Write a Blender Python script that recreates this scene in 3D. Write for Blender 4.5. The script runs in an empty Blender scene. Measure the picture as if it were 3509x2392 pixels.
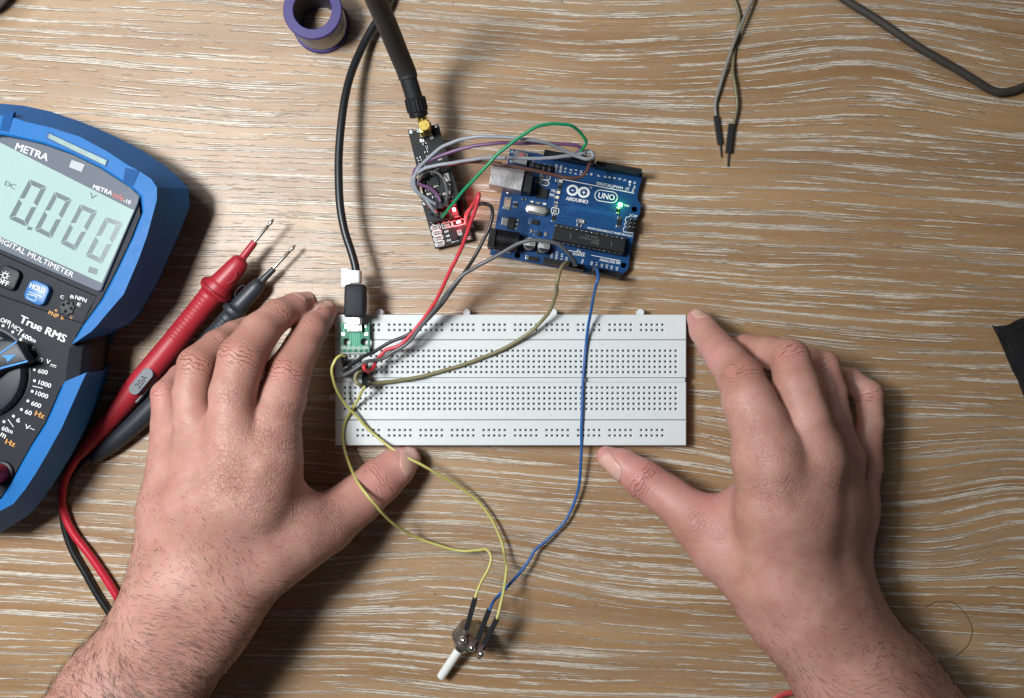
import bpy, math, random
import numpy as np
from mathutils import Vector, Matrix
random.seed(7)
rng = np.random.default_rng(11)
scene = bpy.context.scene
R = math.radians

# ------------------------------------------------------------------ camera, light, exposure
# units: 1 Blender unit = 1 centimetre (the things on the desk are centimetres in size)
scene.unit_settings.system = 'METRIC'
scene.unit_settings.scale_length = 0.01
W_SRC, H_SRC = 3509.0, 2392.0
S = 0.01417            # centimetres on the desk per photograph pixel
H = 40.0               # height of the camera above the desk
cam_d = bpy.data.cameras.new('camera')
cam = bpy.data.objects.new('camera', cam_d)
scene.collection.objects.link(cam)
cam.location = (0, 0, H)
cam.rotation_euler = (0, 0, 0)
cam_d.sensor_fit = 'HORIZONTAL'
cam_d.angle = 2 * math.atan(W_SRC * S / 2 / H)
cam_d.clip_start = 1
cam_d.clip_end = 1000
scene.camera = cam

world = bpy.data.worlds.new("World")
scene.world = world
world.use_nodes = True
bg = world.node_tree.nodes['Background']
bg.inputs[0].default_value = (0.93, 0.96, 1.0, 1)
bg.inputs[1].default_value = 0.05

lamp_d = bpy.data.lights.new('desk_lamp_light', 'AREA')
lamp_d.shape = 'DISK'
lamp_d.size = 13
lamp_d.energy = 3.9e4
lamp_d.color = (0.97, 0.99, 1.0)
lamp = bpy.data.objects.new('desk_lamp_light', lamp_d)
scene.collection.objects.link(lamp)
lamp.location = (-30, 8, 53)
lamp.rotation_euler = (Vector((-6, 3, 0)) - lamp.location).to_track_quat('-Z', 'Y').to_euler()

soft_d = bpy.data.lights.new('soft_glare_light', 'AREA')      # broad soft light added upper left for the desk glare
soft_d.shape = 'SQUARE'; soft_d.size = 48; soft_d.energy = 4.2e4; soft_d.color = (0.90, 0.96, 1.0)
soft = bpy.data.objects.new('soft_glare_light', soft_d); scene.collection.objects.link(soft)
soft.location = (-46, 26, 76)
soft.rotation_euler = (Vector((-5, 4, 0)) - soft.location).to_track_quat('-Z', 'Y').to_euler()

scene.view_settings.view_transform = 'Standard'
scene.view_settings.look = 'None'
scene.view_settings.exposure = -0.1
scene.view_settings.gamma = 1
scene.view_settings.use_curve_mapping = False

# ------------------------------------------------------------------ helpers
def P(u, v, z=0.0):
    k = (H - z) / H * S
    return np.array([(u - W_SRC / 2) * k, (H_SRC / 2 - v) * k, z])

def mapper(x0, y0, sc):
    return lambda x, y: (x0 + x / sc, y0 + y / sc)
zD = lambda x, y: (x * 1.51, y * 1.51)
zm = mapper(0, 300, 1.98)
zn = mapper(0, 1000, 1.76)
zr = mapper(1300, 350, 2.88)
zA = mapper(1640, 480, 3.168)
zu = mapper(1100, 900, 3.168)
zb = mapper(1100, 1050, 1.7877)
zp = mapper(1420, 1850, 2.9225)
za = mapper(900, 0, 2.263)
z1 = mapper(400, 950, 1.98)
z3 = mapper(1980, 1000, 1.98036)
z4 = mapper(2200, 1600, 1.9367)
zt = mapper(2350, 0, 2.005)
zk = mapper(3100, 1000, 3.168)
zw = mapper(1150, 1150, 6.885)
zs = mapper(650, 700, 3.52)

def Q(m, pts, z):
    return [P(*m(x, y), z) for x, y in pts]

MATS = {}
def mat(name, col, rough=0.5, metal=0.0, spec=0.5, bump=0.0, bscale=20.0, var=0.0, vscale=3.0,
        emit=None, estr=0.0, coat=0.0, trans=0.0, alpha=None, sss=0.0, col2=None):
    if name in MATS: return MATS[name]
    m = bpy.data.materials.new(name); m.use_nodes = True
    nt = m.node_tree; N = nt.nodes; L = nt.links
    b = N['Principled BSDF']
    b.inputs['Roughness'].default_value = rough
    b.inputs['Metallic'].default_value = metal
    b.inputs['Specular IOR Level'].default_value = spec
    b.inputs['Coat Weight'].default_value = coat
    b.inputs['Transmission Weight'].default_value = trans
    if alpha is not None: b.inputs['Alpha'].default_value = alpha
    if sss:
        b.inputs['Subsurface Weight'].default_value = sss
        b.inputs['Subsurface Scale'].default_value = 0.2
    tc = N.new('ShaderNodeTexCoord')
    n = N.new('ShaderNodeTexNoise'); n.inputs['Scale'].default_value = vscale
    n.inputs['Detail'].default_value = 5
    L.new(tc.outputs['Object'], n.inputs['Vector'])
    mx = N.new('ShaderNodeMix'); mx.data_type = 'RGBA'
    L.new(n.outputs['Fac'], mx.inputs[0])
    v = var if var else 0.06
    c2 = col2 or tuple(min(1, c * (1 + v)) for c in col)
    mx.inputs[6].default_value = (*[c * (1 - v) for c in col], 1)
    mx.inputs[7].default_value = (*c2, 1)
    L.new(mx.outputs[2], b.inputs['Base Color'])
    rr = N.new('ShaderNodeMapRange')
    rr.inputs['To Min'].default_value = max(0.02, rough - 0.06); rr.inputs['To Max'].default_value = min(1, rough + 0.08)
    n2 = N.new('ShaderNodeTexNoise'); n2.inputs['Scale'].default_value = vscale * 4; n2.inputs['Detail'].default_value = 4
    L.new(tc.outputs['Object'], n2.inputs['Vector'])
    L.new(n2.outputs['Fac'], rr.inputs[0]); L.new(rr.outputs[0], b.inputs['Roughness'])
    if bump:
        n3 = N.new('ShaderNodeTexNoise'); n3.inputs['Scale'].default_value = bscale; n3.inputs['Detail'].default_value = 3
        L.new(tc.outputs['Object'], n3.inputs['Vector'])
        bp = N.new('ShaderNodeBump'); bp.inputs['Strength'].default_value = bump; bp.inputs['Distance'].default_value = 0.02
        L.new(n3.outputs['Fac'], bp.inputs['Height']); L.new(bp.outputs[0], b.inputs['Normal'])
    if emit:
        b.inputs['Emission Color'].default_value = (*emit, 1)
        b.inputs['Emission Strength'].default_value = estr
    MATS[name] = m
    return m

def tag(o, label=None, cat=None, group=None, kind=None):
    if label: o['label'] = label
    if cat: o['category'] = cat
    if group: o['group'] = group
    if kind: o['kind'] = kind
    return o

ORG = {}
def thing(name, loc, label, cat, group=None, kind=None):
    o = bpy.data.objects.new(name, None)
    o.empty_display_size = 1
    scene.collection.objects.link(o)
    o.location = loc
    ORG[o.name] = np.array(loc, float)
    return tag(o, label, cat, group, kind)

def offset_poly(poly, d):
    """shrink a closed 2d polygon by d (orientation independent)"""
    p = np.array(poly, float)[:, :2]
    n = len(p)
    area = 0.5 * sum(p[i][0] * p[(i + 1) % n][1] - p[(i + 1) % n][0] * p[i][1] for i in range(n))
    s = 1 if area > 0 else -1
    out = []
    for i in range(n):
        a, b, c = p[i - 1], p[i], p[(i + 1) % n]
        e1 = (b - a) / max(1e-9, np.linalg.norm(b - a)); e2 = (c - b) / max(1e-9, np.linalg.norm(c - b))
        n1 = np.array([-e1[1], e1[0]]) * s; n2 = np.array([-e2[1], e2[0]]) * s
        m = n1 + n2; l = np.dot(m, n1)
        m = m / max(l, 0.5)
        out.append(b + m * d)
    return np.array(out)

def catmull(pts, n=8):
    p = np.array(pts, float)
    if len(p) < 3: 
        return np.array([p[0] + (p[-1] - p[0]) * t for t in np.linspace(0, 1, n + 1)])
    ext = np.vstack([2 * p[0] - p[1], p, 2 * p[-1] - p[-2]])
    out = []
    for i in range(1, len(ext) - 2):
        p0, p1, p2, p3 = ext[i - 1], ext[i], ext[i + 1], ext[i + 2]
        # centripetal
        a = 0.5
        t0 = 0; t1 = t0 + max(1e-6, np.linalg.norm(p1 - p0)) ** a
        t2 = t1 + max(1e-6, np.linalg.norm(p2 - p1)) ** a; t3 = t2 + max(1e-6, np.linalg.norm(p3 - p2)) ** a
        for t in np.linspace(t1, t2, n, endpoint=False):
            A1 = (t1 - t) / (t1 - t0) * p0 + (t - t0) / (t1 - t0) * p1
            A2 = (t2 - t) / (t2 - t1) * p1 + (t - t1) / (t2 - t1) * p2
            A3 = (t3 - t) / (t3 - t2) * p2 + (t - t2) / (t3 - t2) * p3
            B1 = (t2 - t) / (t2 - t0) * A1 + (t - t0) / (t2 - t0) * A2
            B2 = (t3 - t) / (t3 - t1) * A2 + (t - t1) / (t3 - t1) * A3
            out.append((t2 - t) / (t2 - t1) * B1 + (t - t1) / (t2 - t1) * B2)
    out.append(p[-1])
    return np.array(out)

class MB:
    def __init__(s): s.v = []; s.f = []; s.m = []; s.cut = []
    def add(s, verts, faces, mi=0):
        o = len(s.v)
        s.cut.append((o, len(s.f)))
        s.v.extend([tuple(map(float, v)) for v in verts])
        for f in faces:
            s.f.append(tuple(o + i for i in f)); s.m.append(mi)
        return s
    def prism(s, poly, z0, z1, bev=0.0, mi=0, bottom=True):
        """poly: list of world xy(z); vertical sides from z0 to z1 with a bevelled upper rim"""
        p = np.array(poly, float)[:, :2]; n = len(p)
        area = sum(p[i][0] * p[(i + 1) % n][1] - p[(i + 1) % n][0] * p[i][1] for i in range(n))
        if area < 0: p = p[::-1]
        rings = [(p, z0), (p, z1 - bev)]
        if bev:
            rings.append((offset_poly(p, bev * 0.3), z1 - bev * 0.3)); rings.append((offset_poly(p, bev), z1))
        V = []; F = []
        for q, z in rings: V += [(x, y, z) for x, y in q]
        for k in range(len(rings) - 1):
            for i in range(n):
                j = (i + 1) % n
                F.append((k * n + i, k * n + j, (k + 1) * n + j, (k + 1) * n + i))
        F.append(tuple((len(rings) - 1) * n + i for i in range(n)))
        if bottom: F.append(tuple(reversed(range(n))))
        return s.add(V, F, mi)
    def flat(s, pts, mi=0):
        p = np.array(pts, float); n = len(p)
        area = sum(p[i][0] * p[(i + 1) % n][1] - p[(i + 1) % n][0] * p[i][1] for i in range(n))
        if area < 0: p = p[::-1]
        return s.add(p, [tuple(range(n))], mi)
    def stroke(s, pts, w, z, h=0.006, mi=0, closed=False):
        """raised flat line of width w on top of z"""
        p = np.array(pts, float)[:, :2]
        n = len(p)
        L = []; Rr = []
        for i in range(n):
            if closed: a, c = p[i - 1], p[(i + 1) % n]
            else: a, c = p[max(0, i - 1)], p[min(n - 1, i + 1)]
            d = c - a; d /= max(1e-9, np.linalg.norm(d)); nn = np.array([-d[1], d[0]]) * w / 2
            L.append(p[i] + nn); Rr.append(p[i] - nn)
        V = [(x, y, z + h) for x, y in L] + [(x, y, z + h) for x, y in Rr]
        F = [(i + n, (i + 1) % n + n, (i + 1) % n, i) for i in range(n if closed else n - 1)]
        return s.add(V, F, mi)
    def ring_tube(s, path, rad, seg=12, mi=0, cap=True, flat=1.0):
        p = np.array(path, float); n = len(p)
        r = np.full(n, rad, float) if np.isscalar(rad) else np.array(rad, float)
        t = np.gradient(p, axis=0); t /= np.maximum(1e-9, np.linalg.norm(t, axis=1))[:, None]
        up = np.array([0, 0, 1.0])
        if abs(t[0] @ up) > 0.95: up = np.array([0, 1.0, 0])
        x = np.cross(up, t[0]); x /= np.linalg.norm(x)
        V = []
        for i in range(n):
            x = x - t[i] * (x @ t[i]); x /= np.linalg.norm(x)
            y = np.cross(t[i], x)
            for k in range(seg):
                a = 2 * math.pi * k / seg
                V.append(p[i] + r[i] * (math.cos(a) * x + flat * math.sin(a) * y))
        F = []
        for i in range(n - 1):
            for k in range(seg):
                l = (k + 1) % seg
                F.append((i * seg + k, i * seg + l, (i + 1) * seg + l, (i + 1) * seg + k))
        if cap:
            F.append(tuple(reversed(range(seg)))); F.append(tuple((n - 1) * seg + k for k in range(seg)))
        return s.add(V, F, mi)
    def rod(s, a, b, w, h=None, mi=0, bev=0.0, up=(0, 0, 1)):
        """square-section bar from a to b"""
        a = np.array(a, float); b = np.array(b, float); h = h or w
        t = b - a; L = np.linalg.norm(t); t /= L
        u = np.array(up, float)
        if abs(t @ u) > 0.97: u = np.array([0, 1.0, 0])
        x = np.cross(u, t); x /= np.linalg.norm(x); y = np.cross(t, x)
        c = bev
        sec = [(w/2 - c, -h/2), (w/2, -h/2 + c), (w/2, h/2 - c), (w/2 - c, h/2), (-w/2 + c, h/2), (-w/2, h/2 - c), (-w/2, -h/2 + c), (-w/2 + c, -h/2)] if c else \
              [(w/2, -h/2), (w/2, h/2), (-w/2, h/2), (-w/2, -h/2)]
        n = len(sec)
        V = []
        for q in (0, L):
            for (i, j) in sec: V.append(a + t * q + x * i + y * j)
        F = [(k, (k + 1) % n, n + (k + 1) % n, n + k) for k in range(n)]
        F.append(tuple(reversed(range(n)))); F.append(tuple(n + k for k in range(n)))
        return s.add(V, F, mi)
    def lathe(s, c, prof, seg=48, mi=0, axis=(0, 0, 1), close=False):
        """prof: (radius, height) along axis from point c"""
        ax = np.array(axis, float); ax /= np.linalg.norm(ax)
        u = np.array([0, 0, 1.0]) if abs(ax[2]) < 0.9 else np.array([1.0, 0, 0])
        x = np.cross(u, ax); x /= np.linalg.norm(x); y = np.cross(ax, x)
        c = np.array(c, float); V = []; F = []
        n = len(prof)
        for r, h in prof:
            for k in range(seg):
                a = 2 * math.pi * k / seg
                V.append(c + ax * h + r * (math.cos(a) * x + math.sin(a) * y))
        rng_ = range(n if close else n - 1)
        for i in rng_:
            for k in range(seg):
                l = (k + 1) % seg; j = (i + 1) % n
                F.append((i * seg + k, i * seg + l, j * seg + l, j * seg + k))
        if not close:
            if prof[0][0] > 1e-4: F.append(tuple(reversed(range(seg))))
            if prof[-1][0] > 1e-4: F.append(tuple((n - 1) * seg + k for k in range(seg)))
        return s.add(V, F, mi)
    def build(s, name, mats, parent=None, label=None, smooth=False, kind=None, root=None):
        """parent may be the thing or a part; vertices are world coordinates"""
        if not isinstance(mats, (list, tuple)): mats = [mats]
        org = np.zeros(3)
        q = parent
        while q is not None:
            if q.name in ORG: org = ORG[q.name]; break
            q = q.parent
        me = bpy.data.meshes.new(name)
        V = np.array(s.v, float) - org
        me.from_pydata(V.tolist(), [], s.f)
        for m in mats: me.materials.append(m)
        me.polygons.foreach_set('material_index', s.m)
        if smooth is not False:
            me.polygons.foreach_set('use_smooth', [True] * len(s.f))
            if smooth is not True:
                me.set_sharp_from_angle(angle=R(smooth))
        me.validate(); me.update()
        o = bpy.data.objects.new(name, me)
        scene.collection.objects.link(o)
        if parent is not None: o.parent = parent
        if label: o['label'] = label
        if kind: o['kind'] = kind
        return o

def build_each(mb, name, mats, parent):
    """every piece (letter string, pin, line) becomes a part of its own"""
    cuts = mb.cut + [(len(mb.v), len(mb.f))]
    for (v0, f0), (v1, f1) in zip(cuts[:-1], cuts[1:]):
        m = MB(); m.v = mb.v[v0:v1]; m.f = [tuple(i - v0 for i in f) for f in mb.f[f0:f1]]; m.m = mb.m[f0:f1]
        m.build(name, mats, parent)

def single(mb, name, mats, label, cat, smooth=False, group=None, kind=None):
    """a thing that is one mesh, its origin at its base"""
    V = np.array(mb.v)
    loc = np.array([(V[:, 0].min() + V[:, 0].max()) / 2, (V[:, 1].min() + V[:, 1].max()) / 2, V[:, 2].min()])
    mb.v = [tuple(v) for v in (V - loc)]
    o = mb.build(name, mats, None, smooth=smooth)
    o.location = loc
    return tag(o, label, cat, group, kind)

TXT = {}
def glyphs(st, bold):
    key = (st, bold)
    if key not in TXT:
        cu = bpy.data.curves.new('lettering', 'FONT'); cu.body = st; cu.size = 1; cu.offset = bold; cu.resolution_u = 3
        ob = bpy.data.objects.new('lettering', cu); scene.collection.objects.link(ob)
        dg = bpy.context.evaluated_depsgraph_get()
        me = ob.evaluated_get(dg).to_mesh()
        V = np.array([v.co[:] for v in me.vertices]); F = [tuple(p.vertices) for p in me.polygons]
        ob.evaluated_get(dg).to_mesh_clear()
        bpy.data.objects.remove(ob); bpy.data.curves.remove(cu)
        TXT[key] = (V, F)
    return TXT[key]

def text(mb, st, m, p0, p1, h, z, bold=0.02, mi=0, up=None, lift=0.008):
    """lettering whose baseline runs p0->p1 (tracing coordinates of m), h tall"""
    V, F = glyphs(st, 0.0)
    p0 = np.array(p0, float); p1 = np.array(p1, float)
    d = p1 - p0
    if up is None: up = np.array([d[1], -d[0]]) / np.linalg.norm(d)
    else: up = np.array(up, float); up /= np.linalg.norm(up)
    x0, x1 = V[:, 0].min(), V[:, 0].max()
    ch = 0.70 if any(c.isupper() or c.isdigit() for c in st) else 0.53
    out = []
    for x, y, _ in V:
        q = p0 + d * (x - x0) / max(1e-6, x1 - x0) + up * h * (y / ch)
        zz = z(q) if callable(z) else z
        w = P(*m(*q), zz); w[2] += lift
        out.append(w)
    # orientation
    if F:
        f = F[0]; a, b, c = out[f[0]], out[f[1]], out[f[2]]
        if np.cross(b - a, c - a)[2] < 0: F = [tuple(reversed(g)) for g in F]
    # glyph triangles may overlap: give each its own hair-thin level
    V2 = []; F2 = []
    for i, f in enumerate(F):
        F2.append(tuple(range(len(V2), len(V2) + len(f))))
        V2 += [out[j] + np.array([0, 0, (i % 9) * 0.0004]) for j in f]
    if bold > 0.012:                       # heavier letters: a second impression a hair to the side
        d_ = (P(*m(*p1), 0) - P(*m(*p0), 0)); sh_ = d_ / np.linalg.norm(d_) * np.linalg.norm(P(*m(*(p0 + up * h)), 0) - P(*m(*p0), 0)) * min(bold, .05) * 2.2
        n0 = len(V2)
        V2 += [v + sh_ + np.array([0, 0, .005]) for v in V2[:n0]]; F2 += [tuple(i + n0 for i in f) for f in F2]
    mb.add(V2, F2, mi)

def rrect(cx, cy, w, h, r, rot=0.0, n=5):
    pts = []
    for (sx, sy, a0) in ((1, 1, 0), (-1, 1, 90), (-1, -1, 180), (1, -1, 270)):
        for k in range(n + 1):
            a = R(a0 + 90 * k / n)
            pts.append((sx * (w / 2 - r) + r * math.cos(a), sy * (h / 2 - r) + r * math.sin(a)))
    c, s_ = math.cos(rot), math.sin(rot)
    return [(cx + x * c - y * s_, cy + x * s_ + y * c) for x, y in pts]

def circ(cx, cy, r, n=20, ry=None):
    ry = ry or r
    return [(cx + r * math.cos(2 * math.pi * k / n), cy + ry * math.sin(2 * math.pi * k / n)) for k in range(n)]

def along(q4, a0, a1, b0, b1):
    """sub-quad of a quad (TL,TR,BR,BL) in fractions"""
    q = np.array(q4, float)
    f = lambda a, b: (q[0] * (1 - a) + q[1] * a) * (1 - b) + (q[3] * (1 - a) + q[2] * a) * b
    return [f(a0, b0), f(a1, b0), f(a1, b1), f(a0, b1)]
# ------------------------------------------------------------------ the desk
def wood_material():
    m = bpy.data.materials.new('limed_oak_laminate'); m.use_nodes = True
    nt = m.node_tree; N = nt.nodes; L = nt.links; b = N['Principled BSDF']
    def math_(op, a, c=None, d=None, clamp=False):
        n = N.new('ShaderNodeMath'); n.operation = op; n.use_clamp = clamp
        for i, x in enumerate((a, c, d)):
            if x is None: continue
            if isinstance(x, (int, float)): n.inputs[i].default_value = x
            else: L.new(x, n.inputs[i])
        return n.outputs[0]
    def comb(x, y, z=0.0):
        n = N.new('ShaderNodeCombineXYZ')
        for i, q in enumerate((x, y, z)):
            if isinstance(q, (int, float)): n.inputs[i].default_value = q
            else: L.new(q, n.inputs[i])
        return n.outputs[0]
    def noise(vec, sc=1.0, det=3, rough=0.5, dist=0.0):
        n = N.new('ShaderNodeTexNoise'); n.inputs['Scale'].default_value = sc; n.inputs['Detail'].default_value = det
        n.inputs['Roughness'].default_value = rough; n.inputs['Distortion'].default_value = dist
        L.new(vec, n.inputs['Vector']); return n.outputs['Fac']
    def ramp(x, lo, hi, smooth=True):
        n = N.new('ShaderNodeMapRange'); n.interpolation_type = 'SMOOTHSTEP' if smooth else 'LINEAR'
        n.inputs['From Min'].default_value = lo; n.inputs['From Max'].default_value = hi
        L.new(x, n.inputs[0]); return n.outputs[0]
    def mixc(f, a, c, mode='MIX'):
        n = N.new('ShaderNodeMix'); n.data_type = 'RGBA'; n.blend_type = mode
        if isinstance(f, (int, float)): n.inputs[0].default_value = f
        else: L.new(f, n.inputs[0])
        for i, q in ((6, a), (7, c)):
            if isinstance(q, tuple): n.inputs[i].default_value = (*q, 1)
            else: L.new(q, n.inputs[i])
        return n.outputs[2]
    tc = N.new('ShaderNodeTexCoord'); sp = N.new('ShaderNodeSeparateXYZ'); L.new(tc.outputs['Object'], sp.inputs[0])
    x, y = sp.outputs[0], sp.outputs[1]
    # growth-ring field: gentle drift plus a few cathedral arches
    warp = math_('MULTIPLY', math_('SUBTRACT', noise(comb(math_('MULTIPLY', x, 0.045), math_('MULTIPLY', y, 0.10)), 1, 2), 0.5), 1.7)
    g = math_('ADD', y, warp)
    g = math_('ADD', g, math_('MULTIPLY', x, 0.05))
    for (cx, cy, wx, wy, amp) in ((17, 14.5, 6.0, 3.5, -1.2), (25, -8, 3.5, 3.5, -1.3), (-2, -10.5, 5.5, 2.4, -0.9), (13.5, -5.2, 4.5, 2.2, 0.9), (4, 1, 6, 2.5, -0.5)):
        dx = math_('DIVIDE', math_('SUBTRACT', x, cx), wx); dy = math_('DIVIDE', math_('SUBTRACT', y, cy), wy)
        e = math_('EXPONENT', math_('MULTIPLY', math_('ADD', math_('MULTIPLY', dx, dx), math_('MULTIPLY', dy, dy)), -1.0))
        g = math_('ADD', g, math_('MULTIPLY', e, amp))
    band = noise(comb(math_('MULTIPLY', x, 0.03), math_('MULTIPLY', g, 1.45)), 1, 2, 0.5)
    band2 = noise(comb(math_('MULTIPLY', x, 0.10), math_('MULTIPLY', g, 0.35), 7.3), 1, 2, 0.5)   # rich and poor regions
    # discrete limed pores: thin broken lines that follow the ring field
    jag = math_('MULTIPLY', math_('SUBTRACT', noise(comb(math_('MULTIPLY', x, 2.2), math_('MULTIPLY', y, 3.0), 3.1), 1, 4, 0.65), 0.5), 0.10)
    gj = math_('ADD', g, jag)
    fy = math_('ADD', y, math_('MULTIPLY', math_('SUBTRACT', g, y), 0.6))
    rich = ramp(band2, 0.36, 0.60)
    def lines(fr, off, tmax, xs_, lo_, hi_, wob, tearf, soft=0.009):
        """broken lines along the ring field: returns (core mask, mask of its darker lower rim)"""
        wn = math_('MULTIPLY', math_('SUBTRACT', noise(comb(math_('MULTIPLY', x, 0.12), math_('MULTIPLY', g, 0.5), off * 31), 1, 2), 0.5), wob)
        ph = math_('ADD', math_('ADD', math_('MULTIPLY', gj, fr), wn), off)
        cell = math_('FLOOR', ph)
        sd = math_('DIVIDE', math_('SUBTRACT', math_('SUBTRACT', ph, cell), 0.5), fr)      # signed distance, cm
        t = ramp(noise(comb(math_('MULTIPLY', x, xs_), math_('MULTIPLY', cell, 7.31), off * 17 + 2), 1, 3, 0.6), lo_, hi_)
        t = math_('SUBTRACT', math_('MULTIPLY', t, tmax), 0.008)
        tear = math_('MULTIPLY', math_('SUBTRACT', noise(comb(math_('MULTIPLY', x, 2.6), math_('MULTIPLY', y, 24.0), off * 9), 1, 2), 0.5), tmax * tearf)
        e = math_('SUBTRACT', math_('ADD', math_('ABSOLUTE', sd), tear), t)
        eb = math_('SUBTRACT', math_('ADD', math_('ABSOLUTE', math_('ADD', sd, 0.012)), tear), math_('ADD', t, 0.012))
        return ramp(e, soft, -soft * 0.8), math_('MULTIPLY', ramp(eb, 0.009, -0.006), ramp(t, 0.0, 0.008))
    bandA, _ = lines(1.6, 0.0, 0.125, 0.10, 0.38, 0.62, 0.8, 0.8, 0.03)
    bandB, _ = lines(2.35, 0.37, 0.075, 0.16, 0.47, 0.66, 0.8, 0.8, 0.03)
    bands = math_('MAXIMUM', bandA, bandB)
    thr, thrE = lines(10.5, 0.21, 0.047, 0.30, 0.28, 0.56, 0.5, 0.5, 0.008)
    thr2, thr2E = lines(16.0, 0.63, 0.029, 0.5, 0.40, 0.66, 0.4, 0.5, 0.007)
    inner = math_('MAXIMUM', thr, math_('MULTIPLY', thr2, 0.85))
    lone, loneE = lines(3.4, 0.71, 0.040, 0.26, 0.43, 0.63, 0.7, 0.7)
    richer = math_('ADD', 0.52, math_('MULTIPLY', rich, 0.46))
    white = math_('MAXIMUM', math_('MULTIPLY', math_('MULTIPLY', inner, bands), richer), math_('MULTIPLY', lone, 0.92))
    edge = math_('MAXIMUM', math_('MULTIPLY', math_('MAXIMUM', thrE, thr2E), bands), loneE)
    edge = math_('MULTIPLY', edge, math_('SUBTRACT', 1.0, white), clamp=True)
    # base tan
    big = noise(comb(math_('MULTIPLY', x, 0.05), math_('MULTIPLY', g, 0.55), 2.0), 1, 3, 0.6)
    base = mixc(ramp(big, 0.3, 0.7), (0.285, 0.155, 0.066), (0.42, 0.255, 0.122))
    base = mixc(math_('MULTIPLY', math_('MAXIMUM', bands, math_('MULTIPLY', ramp(band, 0.46, 0.62), 0.5)), 0.55), base, (0.40, 0.30, 0.205))
    # fine pores
    pore = noise(comb(math_('MULTIPLY', x, 1.8), math_('MULTIPLY', fy, 26.0), 9.0), 1, 3, 0.6)
    base = mixc(math_('MULTIPLY', ramp(pore, 0.60, 0.72), 0.55), base, (0.56, 0.40, 0.25))
    base = mixc(math_('MULTIPLY', ramp(pore, 0.40, 0.28), 0.50), base, (0.16, 0.09, 0.05))
    speck = noise(comb(math_('MULTIPLY', x, 9.0), math_('MULTIPLY', y, 30.0), 4.0), 1, 3, 0.7)
    base = mixc(math_('MULTIPLY', ramp(speck, 0.62, 0.5), 0.18), base, (0.20, 0.12, 0.07))
    col = mixc(math_('MULTIPLY', edge, 0.85), base, (0.10, 0.065, 0.045))
    wcol = mixc(ramp(noise(comb(math_('MULTIPLY', x, 2.0), math_('MULTIPLY', y, 14.0), 6.0), 1, 3), 0.3, 0.7), (0.50, 0.43, 0.34), (0.74, 0.69, 0.60))
    col = mixc(math_('MULTIPLY', white, 0.84), col, wcol)
    # small dirt specks
    dv = N.new('ShaderNodeTexVoronoi'); dv.inputs['Scale'].default_value = 0.55; L.new(tc.outputs['Object'], dv.inputs['Vector'])
    dirt = ramp(dv.outputs['Distance'], 0.035, 0.02)
    col = mixc(math_('MULTIPLY', dirt, 0.8), col, (0.10, 0.07, 0.05))
    L.new(col, b.inputs['Base Color'])
    rgh = math_('ADD', math_('MULTIPLY', noise(tc.outputs['Object'], 0.8, 4), 0.16), 0.34)
    rgh = math_('ADD', rgh, math_('MULTIPLY', white, 0.06))
    L.new(rgh, b.inputs['Roughness'])
    b.inputs['Specular IOR Level'].default_value = 0.75
    # embossed pores
    hgt = math_('SUBTRACT', math_('MULTIPLY', white, 0.55), math_('MULTIPLY', edge, 1.0))
    hgt = math_('ADD', hgt, math_('MULTIPLY', pore, 0.5))
    leather = noise(tc.outputs['Object'], 9, 4, 0.6)
    hgt = math_('ADD', hgt, math_('MULTIPLY', leather, 0.35))
    bp = N.new('ShaderNodeBump'); bp.inputs['Strength'].default_value = 0.55; bp.inputs['Distance'].default_value = 0.02
    L.new(hgt, bp.inputs['Height']); L.new(bp.outputs[0], b.inputs['Normal'])
    return m

mb = MB()
mb.prism([(-70, -50), (80, -50), (80, 50), (-70, 50)], -3, 0)
o = mb.build('table', wood_material(), None)
tag(o, 'wooden desk top with streaky white grain under everything', 'table', kind='structure')
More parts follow.
